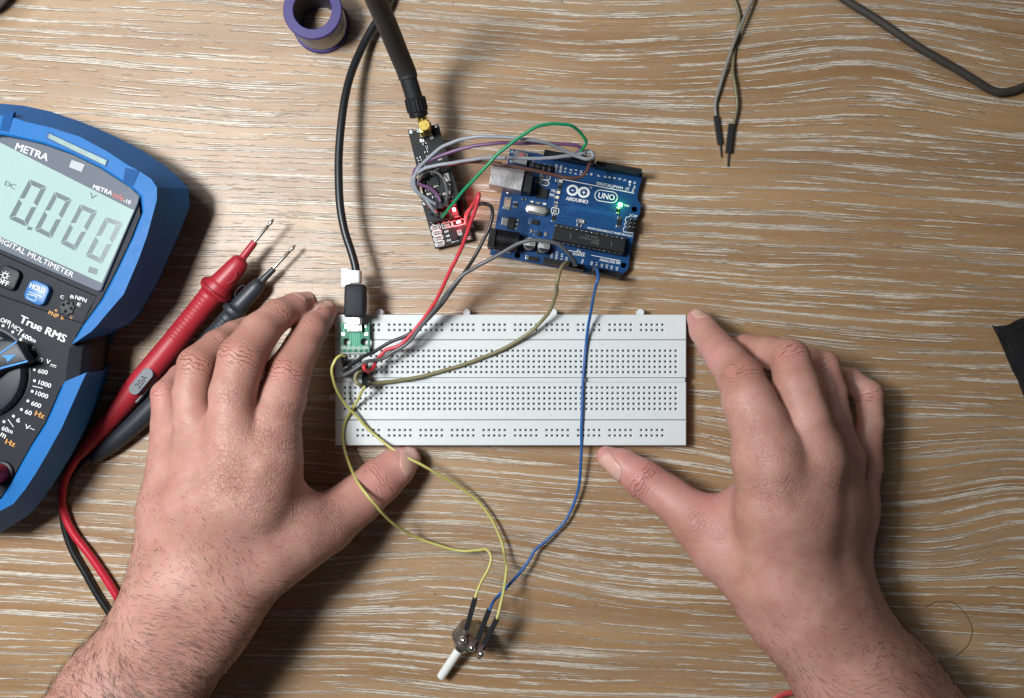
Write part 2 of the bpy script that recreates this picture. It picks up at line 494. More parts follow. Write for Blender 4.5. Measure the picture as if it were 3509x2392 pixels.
# ------------------------------------------------------------------ the person's arms
def skin_material():
    m = bpy.data.materials.new('skin'); m.use_nodes = True
    nt = m.node_tree; N = nt.nodes; L = nt.links; b = N['Principled BSDF']
    def nd(t, **k):
        n = N.new(t)
        for a, v in k.items(): setattr(n, a, v)
        return n
    def math_(op, a, c=None, clamp=False):
        n = nd('ShaderNodeMath', operation=op, use_clamp=clamp)
        for i, q in enumerate((a, c)):
            if q is None: continue
            if isinstance(q, (int, float)): n.inputs[i].default_value = q
            else: L.new(q, n.inputs[i])
        return n.outputs[0]
    def mixc(f, a, c):
        n = nd('ShaderNodeMix', data_type='RGBA')
        if isinstance(f, (int, float)): n.inputs[0].default_value = f
        else: L.new(f, n.inputs[0])
        for i, q in ((6, a), (7, c)):
            if isinstance(q, tuple): n.inputs[i].default_value = (*q, 1)
            else: L.new(q, n.inputs[i])
        return n.outputs[2]
    def ramp(x, lo, hi):
        n = nd('ShaderNodeMapRange', interpolation_type='SMOOTHSTEP')
        n.inputs['From Min'].default_value = lo; n.inputs['From Max'].default_value = hi
        L.new(x, n.inputs[0]); return n.outputs[0]
    def attr(nm):
        n = nd('ShaderNodeAttribute'); n.attribute_name = nm; return n.outputs['Fac']
    tc = nd('ShaderNodeTexCoord'); obj = tc.outputs['Object']
    def noise(sc, det=4, rough=0.55, vec=None, dist=0):
        n = nd('ShaderNodeTexNoise'); n.inputs['Scale'].default_value = sc; n.inputs['Detail'].default_value = det
        n.inputs['Roughness'].default_value = rough; n.inputs['Distortion'].default_value = dist
        L.new(vec or obj, n.inputs['Vector']); return n
    warm, nail, kn, ka, wr = attr('warm'), attr('nail'), attr('kn'), attr('ka'), attr('wr')
    n1 = noise(0.55, 5, 0.62).outputs['Fac']; n2 = noise(2.0, 5, 0.6).outputs['Fac']; n3 = noise(16, 3).outputs['Fac']
    col = mixc(ramp(n1, 0.35, 0.65), (0.420, 0.208, 0.162), (0.520, 0.276, 0.224))
    col = mixc(math_('MULTIPLY', ramp(n2, 0.42, 0.75), 0.38), col, (0.46, 0.165, 0.125))
    col = mixc(math_('MULTIPLY', ramp(n2, 0.47, 0.30), 0.45), col, (0.43, 0.27, 0.16))
    col = mixc(math_('MULTIPLY', ramp(n3, 0.45, 0.7), 0.16), col, (0.38, 0.19, 0.14))
    col = mixc(math_('MULTIPLY', warm, 0.75), col, (0.60, 0.255, 0.235))
    col = mixc(math_('MULTIPLY', kn, 0.55), col, (0.43, 0.160, 0.120))
    # creases: across the joints
    wav = math_('ADD', math_('MULTIPLY', ka, 17.0), math_('MULTIPLY', noise(2.6, 3).outputs['Fac'], 9.0))
    s = math_('ABSOLUTE', math_('SINE', wav))
    crease = math_('MULTIPLY', ramp(s, 0.42, 0.0), math_('MULTIPLY', kn, ramp(noise(2.2, 2).outputs['Fac'], 0.38, 0.55)), clamp=True)
    # leathery net of the back of the hand (cells stretched across the hand)
    mp = nd('ShaderNodeMapping'); mp.inputs['Scale'].default_value = (1.0, 1.35, 1.0)
    nv = noise(2.5, 3); ad = nd('ShaderNodeMix', data_type='RGBA', blend_type='LINEAR_LIGHT'); ad.inputs[0].default_value = 0.22
    L.new(obj, ad.inputs[6]); L.new(nv.outputs['Color'], ad.inputs[7]); L.new(ad.outputs[2], mp.inputs[0])
    def vor(sc, rnd=1.0):
        v = nd('ShaderNodeTexVoronoi', feature='DISTANCE_TO_EDGE'); v.inputs['Scale'].default_value = sc
        L.new(mp.outputs[0], v.inputs['Vector']); return v.outputs['Distance']
    netA = ramp(vor(4.2), 0.14, 0.0); netB = ramp(vor(11.0), 0.2, 0.0)
    msk = math_('MULTIPLY', wr, ramp(noise(0.9, 3).outputs['Fac'], 0.32, 0.62))
    net = math_('MULTIPLY', netA, msk)
    fine = math_('MULTIPLY', netB, math_('ADD', math_('MULTIPLY', wr, 0.55), 0.22))
    dark = math_('ADD', math_('MULTIPLY', crease, 0.55), math_('ADD', math_('MULTIPLY', net, 0.16), math_('MULTIPLY', fine, 0.07)), clamp=True)
    dark = math_('MULTIPLY', dark, math_('SUBTRACT', 1.0, nail))
    col = mixc(dark, col, (0.30, 0.115, 0.080))
    col = mixc(math_('MULTIPLY', nail, 0.85), col, (0.62, 0.385, 0.315))
    L.new(col, b.inputs['Base Color'])
    b.inputs['Subsurface Weight'].default_value = 0.12
    b.inputs['Subsurface Radius'].default_value = (1.0, 0.35, 0.2)
    b.inputs['Subsurface Scale'].default_value = 0.12
    rg = math_('ADD', math_('MULTIPLY', n3, 0.26), 0.33)
    rg = math_('SUBTRACT', rg, math_('MULTIPLY', nail, 0.14))
    L.new(rg, b.inputs['Roughness'])
    b.inputs['Specular IOR Level'].default_value = 0.42
    hgt = math_('MULTIPLY', crease, -2.2)
    hgt = math_('ADD', hgt, math_('MULTIPLY', net, -0.75))
    hgt = math_('ADD', hgt, math_('MULTIPLY', fine, -0.34))
    hgt = math_('MULTIPLY', hgt, math_('SUBTRACT', 1.0, nail))
    hgt = math_('ADD', hgt, math_('MULTIPLY', noise(26, 2).outputs['Fac'], 0.22))
    hgt = math_('ADD', hgt, math_('MULTIPLY', ramp(nail, 0.25, 0.6), 1.1))
    bp = nd('ShaderNodeBump'); bp.inputs['Strength'].default_value = 0.9; bp.inputs['Distance'].default_value = 0.035
    L.new(hgt, bp.inputs['Height']); L.new(bp.outputs[0], b.inputs['Normal'])
    return m
SKIN = skin_material()

def surface_nets(f, org, h):
    nx, ny, nz = f.shape
    ins = f < 0
    idx = -np.ones((nx - 1, ny - 1, nz - 1), dtype=np.int64)
    c = np.zeros((nx - 1, ny - 1, nz - 1), dtype=np.int8)
    for i in (0, 1):
        for j in (0, 1):
            for k in (0, 1):
                c += ins[i:nx - 1 + i, j:ny - 1 + j, k:nz - 1 + k]
    act = np.argwhere((c > 0) & (c < 8))
    idx[act[:, 0], act[:, 1], act[:, 2]] = np.arange(len(act))
    acc = np.zeros((len(act), 3)); cnt = np.zeros(len(act))
    corners = [(i, j, k) for i in (0, 1) for j in (0, 1) for k in (0, 1)]
    for a in corners:
        for ax in range(3):
            if a[ax] == 1: continue
            b_ = list(a); b_[ax] = 1
            fa = f[act[:, 0] + a[0], act[:, 1] + a[1], act[:, 2] + a[2]]
            fb = f[act[:, 0] + b_[0], act[:, 1] + b_[1], act[:, 2] + b_[2]]
            mk = (fa < 0) != (fb < 0)
            t = np.where(mk, fa / np.where(mk, fa - fb, 1), 0)
            p = np.tile(np.array(a, float), (len(act), 1)); p[:, ax] += t
            acc[mk] += p[mk]; cnt[mk] += 1
    V = (act + acc / cnt[:, None]) * h + org
    F = []
    for ax in range(3):
        o1, o2 = [(1, 2), (2, 0), (0, 1)][ax]
        sl0 = [slice(None)] * 3; sl1 = [slice(None)] * 3
        sl0[ax] = slice(0, -1); sl1[ax] = slice(1, None)
        a = ins[tuple(sl0)]; bb = ins[tuple(sl1)]
        for flip in (False, True):
            e = np.argwhere((a & ~bb) if not flip else (~a & bb))
            ok = (e[:, o1] > 0) & (e[:, o2] > 0) & (e[:, o1] < f.shape[o1] - 1) & (e[:, o2] < f.shape[o2] - 1)
            e = e[ok]
            def at(d1, d2):
                q = e.copy(); q[:, o1] -= d1; q[:, o2] -= d2
                return idx[q[:, 0], q[:, 1], q[:, 2]]
            quad = np.stack([at(1, 1), at(0, 1), at(0, 0), at(1, 0)], 1)
            if flip: quad = quad[:, ::-1]
            F.append(quad)
    return V, np.vstack(F)

def smin(a, b_, k):
    hh = np.maximum(k - np.abs(a - b_), 0) / k
    return np.minimum(a, b_) - hh * hh * hh * k / 6.0

def cone_d(X, Y, Z, a, b_, ra, rb):
    ab = b_ - a; L2 = max(1e-9, ab @ ab)
    px, py, pz = X - a[0], Y - a[1], Z - a[2]
    t = np.clip((px * ab[0] + py * ab[1] + pz * ab[2]) / L2, 0, 1)
    return np.sqrt((px - t * ab[0]) ** 2 + (py - t * ab[1]) ** 2 + (pz - t * ab[2]) ** 2) - (ra + (rb - ra) * t)

def node(u, v, z, r):
    return (P(u, v, z), r * S * (H - z) / H)

class Field:
    def __init__(s, lo, hi, h):
        s.lo = np.array(lo, float); s.h = h
        s.n = [int(math.ceil((hi[i] - lo[i]) / h)) + 1 for i in range(3)]
        s.ax = [(s.lo[i] + h * np.arange(s.n[i])).astype(np.float32) for i in range(3)]
    def new(s): return np.full(s.n, 9.0, np.float32)
    def put(s, f, a, b_, ra, rb, k, sign=1):
        m = max(ra, rb) + 1.2
        sl = []
        for i in range(3):
            l = int(max(0, (min(a[i], b_[i]) - m - s.lo[i]) / s.h)); u = int(min(s.n[i], (max(a[i], b_[i]) + m - s.lo[i]) / s.h + 2))
            if u <= l: return
            sl.append(slice(l, u))
        X, Y, Z = np.meshgrid(s.ax[0][sl[0]], s.ax[1][sl[1]], s.ax[2][sl[2]], indexing='ij', sparse=True)
        d = cone_d(X, Y, Z, a, b_, ra, rb)
        sl = tuple(sl)
        if sign > 0: f[sl] = smin(f[sl], d, k)
        else: f[sl] = -smin(-f[sl], d, k)

def arm(root, palm, fingers, bumps, grooves, knuckles, nails, tips, wrc, hair, h=0.075, label=None):
    allp = [n for ch in palm for n in ch[1]] + [n for ch in fingers for n in ch]
    A = np.array([n[0] for n in allp]); RR = np.array([n[1] for n in allp])
    lo = (A - RR[:, None]).min(0) - 0.4; hi = (A + RR[:, None]).max(0) + 0.4
    F = Field(lo, hi, h)
    fp = F.new()
    for k, ch in palm:
        for (a, ra), (b_, rb) in zip(ch[:-1], ch[1:]): F.put(fp, a, b_, ra, rb, k * 1.5)
    ff = F.new()
    for ch in fingers:
        g = F.new()
        for (a, ra), (b_, rb) in zip(ch[:-1], ch[1:]): F.put(g, a, b_, ra, rb, 0.22)
        ff = smin(ff, g, 0.16)
    f = smin(fp, ff, 0.75)
    for k, ch in bumps:
        for (a, ra), (b_, rb) in zip(ch[:-1], ch[1:]): F.put(f, a, b_, ra, rb, k)
    for k, ch in grooves:
        for (a, ra), (b_, rb) in zip(ch[:-1], ch[1:]): F.put(f, a, b_, ra, rb, k, -1)
    V, Q_ = surface_nets(f, F.lo, h)
    # a little relaxation
    for it in range(2):
        acc = np.zeros_like(V); cnt = np.zeros(len(V))
        for i in range(4):
            j = (i + 1) % 4
            np.add.at(acc, Q_[:, i], V[Q_[:, j]]); np.add.at(cnt, Q_[:, i], 1)
            np.add.at(acc, Q_[:, j], V[Q_[:, i]]); np.add.at(cnt, Q_[:, j], 1)
        V = V * 0.4 + 0.6 * acc / cnt[:, None]
    org = ORG[root.name]
    me = bpy.data.meshes.new('arm')
    me.from_pydata((V - org).tolist(), [], Q_.tolist())
    me.materials.append(SKIN)
    me.polygons.foreach_set('use_smooth', [True] * len(Q_))
    me.update()
    n = len(V)
    kn = np.zeros(n); ka = np.zeros(n); wt = np.full(n, -1.0)
    for (c, ax, rad, amp) in knuckles:
        d = V - c; al = d @ ax; pr = np.linalg.norm(d - al[:, None] * ax, axis=1)
        w = np.exp(-(al / rad) ** 2 * 1.6) * np.exp(-(pr / (rad * 1.9)) ** 4)
        up = w > wt
        ka[up] = al[up]; wt[up] = w[up]
        kn = np.maximum(kn, w * amp)
    nm = np.zeros(n)
    nrm = np.zeros((n, 3)); me.vertices.foreach_get('normal', nrm.ravel()) if False else None
    nrm = np.array([v.normal[:] for v in me.vertices])
    for (c, ax, upv, la, lb) in nails:
        upv = np.array(upv, float); upv /= np.linalg.norm(upv)
        sd = np.cross(upv, ax); sd /= np.linalg.norm(sd)
        d = V - c
        a_ = d @ ax / la; b_ = d @ sd / lb
        rr = (np.abs(a_) ** 3 + np.abs(b_) ** 3) ** (1 / 3.0)
        w = 1 / (1 + np.exp((rr - 1) * 16)) * (nrm @ upv > 0.15) * (np.abs(d @ upv) < 1.2)
        nm = np.maximum(nm, w)
    wm = np.zeros(n)
    for (c, rad) in tips:
        wm = np.maximum(wm, np.exp(-(np.linalg.norm(V - c, axis=1) / rad) ** 2))
    wr = np.zeros(n)
    for (c, rad) in wrc:
        wr = np.maximum(wr, np.exp(-(np.linalg.norm(V - c, axis=1) / rad) ** 2))
    for nm_, arr in (('kn', kn), ('ka', ka), ('nail', nm), ('warm', wm), ('wr', wr)):
        at = me.attributes.new(nm_, 'FLOAT', 'POINT'); at.data.foreach_set('value', arr.astype(np.float32))
    # the nail plates stand a little proud
    Vn = V + nrm * (nm * 0.025)[:, None]
    me.vertices.foreach_set('co', (Vn - org).astype(np.float32).ravel()); me.update()
    o = bpy.data.objects.new('arm', me); scene.collection.objects.link(o); o.parent = root
    if label: o['label'] = label
    # hair
    dens, dirf, zone, cnt_ = hair
    cand = np.where((nrm[:, 2] > -0.1))[0]
    w = np.array([zone(V[i]) for i in cand])
    w = w / w.sum()
    pick = rng.choice(cand, size=cnt_, replace=True, p=w)
    mbh = MB()
    for i in pick:
        p = V[i] + rng.normal(0, 0.05, 3); nn = nrm[i]
        p = p - nn * ((p - V[i]) @ nn)
        d = np.array(dirf(V[i]), float) + rng.normal(0, 0.20, 3) + 0.45 * np.array([math.sin(p[1] * 1.1 + p[0] * .4), math.sin(p[0] * 1.3 + 1.7), 0])
        d = d - nn * (d @ nn); d /= np.linalg.norm(d)
        ln = rng.uniform(0.20, 0.75) * dens(V[i]); lift = rng.uniform(0.06, 0.35)
        side = np.cross(nn, d) * rng.normal(0, 0.18)
        pts = [p - nn * 0.02]
        for t in (0.33, 0.66, 1.0):
            pts.append(p + d * ln * t + nn * (lift * t - 0.22 * lift * t * t) * ln + side * ln * t * t + nn * 0.012)
        r0 = rng.uniform(0.0024, 0.0056)
        mbh.ring_tube(pts, [r0, r0, r0 * 0.8, r0 * 0.2], seg=3, cap=False)
    mbh.build('arm_hair', mat('body_hair', (0.028, 0.016, 0.011), 0.45), o, kind='stuff')
    return o

def nrmz(v): v = np.array(v, float); return v / np.linalg.norm(v)
def axis_between(n0, n1): return nrmz(n1[0] - n0[0])

person = thing('person', P(1754, 2600, 0), "person's two bare hairy forearms, hands gripping both ends of the white breadboard", 'person')

# ---- hand at the left end of the breadboard
ix = [node(905, 1585, 4.7, 100), node(935, 1450, 4.3, 90), node(962, 1370, 3.9, 84), node(986, 1283, 3.5, 77), node(1034, 1192, 2.7, 61), node(1064, 1132, 2.1, 58), node(1096, 1090, 1.4, 47), node(1121, 1066, 1.0, 35)]
md = [node(800, 1545, 5.1, 88), node(795, 1440, 5.2, 80), node(797, 1350, 5.1, 77), node(829, 1226, 4.7, 79), node(892, 1135, 3.9, 65), node(952, 1080, 3.1, 55), node(1010, 1054, 2.2, 49), node(1052, 1036, 1.6, 36)]
rg_ = [node(700, 1550, 4.5, 75), node(664, 1440, 4.5, 66), node(658, 1350, 4.3, 63), node(676, 1251, 4.0, 65), node(745, 1183, 3.0, 52), node(800, 1145, 2.0, 44), node(850, 1120, 1.2, 38)]
lt = [node(610, 1580, 3.8, 75), node(578, 1450, 3.2, 56), node(568, 1352, 2.8, 48), node(620, 1290, 1.6, 42), node(670, 1270, 0.9, 36)]
th = [node(1010, 1830, 3.2, 120), node(1120, 1793, 2.5, 98), node(1228, 1712, 1.8, 84), node(1305, 1645, 1.4, 77), node(1360, 1600, 1.1, 66), node(1399, 1573, 0.85, 43)]
palm = [
 (0.8, [node(735, 2010, 4.2, 125), node(870, 1720, 4.8, 112), node(915, 1585, 4.8, 104), node(932, 1520, 4.3, 90)]),
 (0.8, [node(670, 1990, 4.4, 125), node(770, 1720, 5.1, 110), node(805, 1560, 5.1, 92), node(802, 1500, 4.85, 86)]),
 (0.8, [node(610, 1980, 4.2, 120), node(670, 1720, 4.7, 105), node(698, 1570, 4.55, 84), node(690, 1500, 4.2, 80)]),
 (0.8, [node(568, 1960, 3.7, 115), node(590, 1740, 3.8, 100), node(605, 1600, 3.75, 80), node(598, 1520, 3.3, 72)]),
 (0.8, [node(770, 2020, 3.7, 135), node(930, 1870, 3.6, 140), node(1020, 1830, 3.3, 120)]),
 (0.7, [node(930, 1650, 4.2, 92), node(990, 1770, 3.5, 95), node(1100, 1800, 2.9, 85)]),
 (0.9, [node(650, 2000, 4.2, 150), node(565, 2140, 4.2, 160), node(400, 2370, 4.3, 175), node(120, 2760, 4.6, 205)]),
 (0.9, [node(760, 2040, 4.0, 135), node(690, 2150, 4.0, 145), node(520, 2380, 4.1, 165), node(230, 2790, 4.4, 200)]),
 (0.9, [node(640, 2030, 4.1, 150), node(760, 2040, 3.9, 135)]),
]
def tendon(pts, k=0.5): return (k, [node(*p) for p in pts])
bumps = [tendon([(905, 1590, 6.0, 26), (840, 1720, 6.0, 14), (760, 1900, 5.55, 10)]),
         tendon([(800, 1560, 6.05, 22), (755, 1720, 6.1, 12), (690, 1880, 5.7, 10)]),
         tendon([(698, 1570, 5.3, 22), (680, 1720, 5.7, 10), (650, 1860, 5.5, 8)])]
def side_groove(c0, c1, r, k=0.12): return (k, [node(*c0, r), node(*c1, r)])
grooves = []
kn = []
def add_kn(ch, i, rad, amp, lift=0.3):
    ax = nrmz(ch[i + 1][0] - ch[i - 1][0]); c = ch[i][0] + np.array([0, 0, lift]); kn.append((c, ax, rad, amp))
add_kn(ix, 3, 0.62, 1.0); add_kn(md, 3, 0.65, 1.0); add_kn(rg_, 3, 0.60, 0.9); add_kn(lt, 2, 0.4, 0.7)
add_kn(ix, 5, 0.36, 0.9); add_kn(md, 5, 0.42, 0.9); add_kn(rg_, 4, 0.35, 0.6); add_kn(th, 3, 0.55, 1.0); add_kn(th, 1, 0.8, 0.4)
tips = [(ix[-1][0], 0.9), (md[-1][0], 0.9), (th[-1][0], 1.3), (th[-3][0], 1.3), (ix[3][0] + np.array([0, 0, .8]), 0.5), (lt[2][0], 0.9), (P(1010, 1760, 3), 1.2)]
nails = [(P(*z1(1395, 190), 1.3) , axis_between(ix[-3], ix[-1]), (-0.45, 0.5, 0.75), 0.48, 0.42),
         (P(*z1(1270, 112), 2.0), axis_between(md[-3], md[-1]), (-0.45, 0.75, 0.45), 0.55, 0.42),
         (P(*z1(1975, 1225), 1.2), axis_between(th[-3], th[-1]), (0.62, -0.25, 0.7), 0.62, 0.5)]
wrc = [(P(960, 1500, 5.5), 1.6), (P(850, 1640, 5.8), 2.2), (P(1100, 1800, 3.5), 1.6), (P(980, 1700, 5), 1.4), (P(1000, 1400, 5), 1.2), (P(820, 1340, 5.5), 0.9)]
armdirL = nrmz(P(400, 2370, 4) - P(700, 1900, 4))
def zoneL(p):
    s_ = (p - P(760, 1650, 4)) @ armdirL
    lat = (p - P(650, 2040, 4)) @ np.array([armdirL[1], -armdirL[0], 0])
    w = 1 / (1 + math.exp(-(s_ - 1.8) * 0.9))
    return w * (1.0 if lat < 0.6 else 0.45) * (0.35 + 0.65 / (1 + math.exp(-(s_ - 7) * 0.6))) + 1e-5
def densL(p):
    s_ = (p - P(760, 1650, 4)) @ armdirL
    return 0.5 + 0.95 / (1 + math.exp(-(s_ - 6.5) * 0.6))
left = arm(person, palm, [ix, md, rg_, lt, th], bumps, grooves, kn, nails, tips, wrc,
           (densL, lambda p: (0.9, -0.55, 0), zoneL, 8000), label='hairy forearm and hand beside the red probe, fingertips at the breadboard corner')

# ---- hand at the right end of the breadboard
ix = [node(2625, 1530, 6.1, 100), node(2598, 1450, 6.0, 97), node(2568, 1380, 5.7, 92), node(2538, 1296, 5.0, 78), node(2492, 1235, 3.9, 66), node(2450, 1183, 2.8, 57), node(2412, 1132, 1.8, 49), node(2387, 1092, 1.3, 34)]
md = [node(2790, 1560, 5.7, 86), node(2762, 1440, 5.7, 80), node(2728, 1320, 5.4, 76), node(2706, 1228, 4.6, 66), node(2637, 1206, 3.6, 55), node(2560, 1196, 2.4, 50), node(2500, 1200, 1.2, 42)]
rg_ = [node(2880, 1560, 3.5, 68), node(2868, 1440, 3.6, 47), node(2855, 1340, 3.5, 44), node(2832, 1246, 3.2, 41), node(2790, 1235, 2.1, 38), node(2740, 1250, 1.2, 36)]
lt = [node(2950, 1590, 2.0, 66), node(2984, 1450, 2.1, 42), node(2976, 1350, 2.1, 47), node(2915, 1300, 1.7, 38), node(2860, 1290, 1.2, 36)]
th = [node(2480, 1865, 3.3, 115), node(2385, 1780, 2.8, 90), node(2296, 1706, 2.3, 73), node(2205, 1642, 1.9, 68), node(2135, 1592, 1.5, 53), node(2078, 1564, 1.2, 36)]
palm = [
 (0.8, [node(2650, 1980, 4.9, 125), node(2650, 1740, 5.6, 115), node(2630, 1580, 6.1, 104), node(2645, 1530, 5.8, 92)]),
 (0.8, [node(2730, 1970, 4.5, 125), node(2755, 1740, 5.1, 105), node(2790, 1580, 5.4, 88), node(2785, 1520, 5.2, 84)]),
 (0.8, [node(2800, 1960, 3.2, 120), node(2845, 1740, 3.3, 100), node(2880, 1580, 3.3, 78)]),
 (0.8, [node(2875, 1960, 2.1, 105), node(2905, 1740, 1.9, 90), node(2935, 1600, 1.9, 74)]),
 (0.8, [node(2700, 1960, 4.6, 120), node(2700, 1750, 5.3, 112), node(2712, 1620, 5.6, 96)]),
 (0.8, [node(2790, 1960, 3.5, 118), node(2800, 1750, 4.1, 105), node(2832, 1620, 4.2, 88)]),
 (0.8, [node(2650, 2030, 3.8, 130), node(2540, 1900, 3.5, 120), node(2480, 1865, 3.2, 110)]),
 (0.7, [node(2620, 1680, 4.3, 88), node(2510, 1790, 3.5, 88), node(2400, 1790, 2.9, 78)]),
 (0.9, [node(2700, 2010, 4.4, 145), node(2745, 2110, 4.4, 155), node(2930, 2370, 4.5, 175), node(3210, 2730, 4.8, 205)]),
 (0.9, [node(2830, 2010, 2.5, 130), node(2865, 2090, 2.4, 138), node(3050, 2350, 2.5, 160), node(3340, 2700, 2.9, 195)]),
 (0.9, [node(2765, 2020, 3.6, 138), node(2805, 2105, 3.5, 150), node(2990, 2365, 3.6, 172), node(3275, 2715, 4.0, 205)]),
 (0.9, [node(2690, 2030, 4.2, 145), node(2800, 2030, 3.4, 135)]),
]
bumps = [tendon([(2645, 1590, 7.1, 24), (2680, 1750, 6.85, 12), (2720, 1950, 6.3, 9)]),
         tendon([(2790, 1580, 6.35, 22), (2800, 1720, 6.1, 13), (2790, 1900, 5.7, 9)]),
         tendon([(2878, 1580, 4.2, 20), (2865, 1720, 4.5, 12), (2840, 1900, 4.4, 9)])]
kn = []
add_kn(ix, 3, 0.65, 1.0); add_kn(md, 3, 0.6, 0.9); add_kn(rg_, 3, 0.35, 0.5); add_kn(lt, 2, 0.4, 0.7)
add_kn(ix, 5, 0.38, 0.7); add_kn(th, 3, 0.6, 1.0); add_kn(th, 1, 0.8, 0.4)
tips = [(ix[-1][0], 1.0), (ix[4][0] - np.array([0.9, 0, 0]), 0.9), (th[-1][0], 1.5), (th[-3][0], 1.5), (md[3][0] + np.array([0, 0, .6]), 0.5), (P(2450, 1720, 3), 1.4), (P(2530, 1560, 4), 1.2)]
nails = [(P(*z3(840, 150), 1.6), axis_between(ix[-3], ix[-1]), (0.62, 0.30, 0.72), 0.50, 0.42),
         (P(*z3(225, 1195), 1.7), axis_between(th[-3], th[-1]), (-0.35, -0.55, 0.75), 0.66, 0.55)]
wrc = [(P(2580, 1480, 5.9), 1.5), (P(2650, 1600, 6.3), 1.8), (P(2440, 1800, 3.5), 1.3), (P(2780, 1650, 6), 1.6), (P(2560, 1700, 5), 1.3)]
armdirR = nrmz(P(2930, 2370, 4) - P(2700, 2010, 4))
def zoneR(p):
    s_ = (p - P(2700, 1700, 4)) @ armdirR
    w = 1 / (1 + math.exp(-(s_ - 3.5) * 0.9))
    return w * (0.3 + 0.7 / (1 + math.exp(-(s_ - 7.5) * 0.8))) + 1e-5
def densR(p):
    s_ = (p - P(2700, 1700, 4)) @ armdirR
    return 0.4 + 0.7 / (1 + math.exp(-(s_ - 7) * 0.6))
right = arm(person, palm, [ix, md, rg_, lt, th], bumps, [], kn, nails, tips, wrc,
            (densR, lambda p: (0.9, -0.15, 0), zoneR, 3800), label='forearm and hand on the open desk side, thumb under the breadboard edge')
# ------------------------------------------------------------------ breadboard
WHITE_ABS = mat('white_abs_plastic', (0.64, 0.672, 0.672), 0.45, spec=0.4, var=0.03, bump=0.08, bscale=60)
BLACK_P = mat('black_plastic', (0.010, 0.010, 0.012), 0.42, spec=.3, var=0.2, bump=0.12, bscale=40)
BLACK_SOFT = mat('black_rubber', (0.015, 0.016, 0.018), 0.55, spec=.35, var=0.25, bump=0.2, bscale=30, vscale=6)
DARKHOLE = mat('hole_shade', (0.006, 0.006, 0.006), 0.7, spec=.08)  # near-black colour painted in for the shade inside holes, slots and grooves
STEEL = mat('nickel_steel', (0.62, 0.60, 0.56), 0.28, metal=1.0, var=0.1)
TIN = mat('solder_tin', (0.78, 0.78, 0.78), 0.22, metal=1.0, var=0.1, bump=0.3, bscale=8)
GOLD = mat('gold_plate', (0.86, 0.62, 0.16), 0.22, metal=1.0, var=0.05)

ZB = 0.85
bl, br, bt, bb_ = P(1100 + 87 / 1.7877, 0, ZB)[0], P(1100 + 2238 / 1.7877, 0, ZB)[0], P(0, 1050 + 50 / 1.7877, ZB)[1], P(0, 1050 + 852 / 1.7877, ZB)[1]
bx = lambda x: P(1100 + x / 1.7877, 0, ZB)[0]
by = lambda y: P(0, 1050 + y / 1.7877, ZB)[1]
board = thing('breadboard', ((bl + br) / 2, (bt + bb_) / 2, 0), 'long white solderless breadboard full of square holes between the two hands', 'breadboard')

def holed_strip(name, y0, y1, xs, ys, z1=ZB, xl=None, xr=None):
    """strip from y0 (far) to y1 (near); square funnel holes at xs, ys"""
    mb = MB()
    xl = xl or bl; xr = xr or br
    yt, yb = by(y0), by(y1)
    c = 0.03
    a, b2, t = 0.078, 0.042, 0.035        # funnel half-width, shaft half-width, funnel depth
    X = [xl + c]; Y = [yb + c]
    for x in sorted(xs): X += [x - a, x + a]
    for y in sorted(ys): Y += [y - a, y + a]
    X.append(xr - c); Y.append(yt - c)
    nx, ny = len(X), len(Y)
    V = [(x, y, z1) for y in Y for x in X]
    F = []; M = []
    inner = []
    for j in range(ny - 1):
        for i in range(nx - 1):
            q = (j * nx + i, j * nx + i + 1, (j + 1) * nx + i + 1, (j + 1) * nx + i)
            if i % 2 == 1 and j % 2 == 1 and (X[i], Y[j]) not in []:
                inner.append((q, (X[i] + X[i + 1]) / 2, (Y[j] + Y[j + 1]) / 2))
            else: F.append(q); M.append(0)
    for q, cx, cy in inner:
        o = len(V)
        for (sx, sy) in ((-1, -1), (1, -1), (1, 1), (-1, 1)): V.append((cx + sx * b2, cy + sy * b2, z1 - t))
        for (sx, sy) in ((-1, -1), (1, -1), (1, 1), (-1, 1)): V.append((cx + sx * b2, cy + sy * b2, z1 - 0.32))
        for k in range(4):
            l = (k + 1) % 4
            F.append((q[k], q[l], o + l, o + k)); M.append(0)
            F.append((o + k, o + l, o + 4 + l, o + 4 + k)); M.append(1)
        F.append((o + 4, o + 5, o + 6, o + 7)); M.append(1)
    o = len(mb.v)
    mb.v.extend(V); mb.f.extend(F); mb.m.extend(M)
    # chamfer and side walls
    cor = [(X[0], Y[0]), (X[-1], Y[0]), (X[-1], Y[-1]), (X[0], Y[-1])]
    out = [(xl, yb), (xr, yb), (xr, yt), (xl, yt)]
    vv = [(x, y, z1) for x, y in cor] + [(x, y, z1 - c) for x, y in out] + [(x, y, 0.14) for x, y in out]
    ff = []
    for k in range(4):
        l = (k + 1) % 4
        ff += [(4 + k, 4 + l, l, k), (8 + k, 8 + l, 4 + l, 4 + k)]
    ff.append((11, 10, 9, 8))
    mb.add(vv, ff)
    return mb.build(name, [WHITE_ABS, DARKHOLE], board)

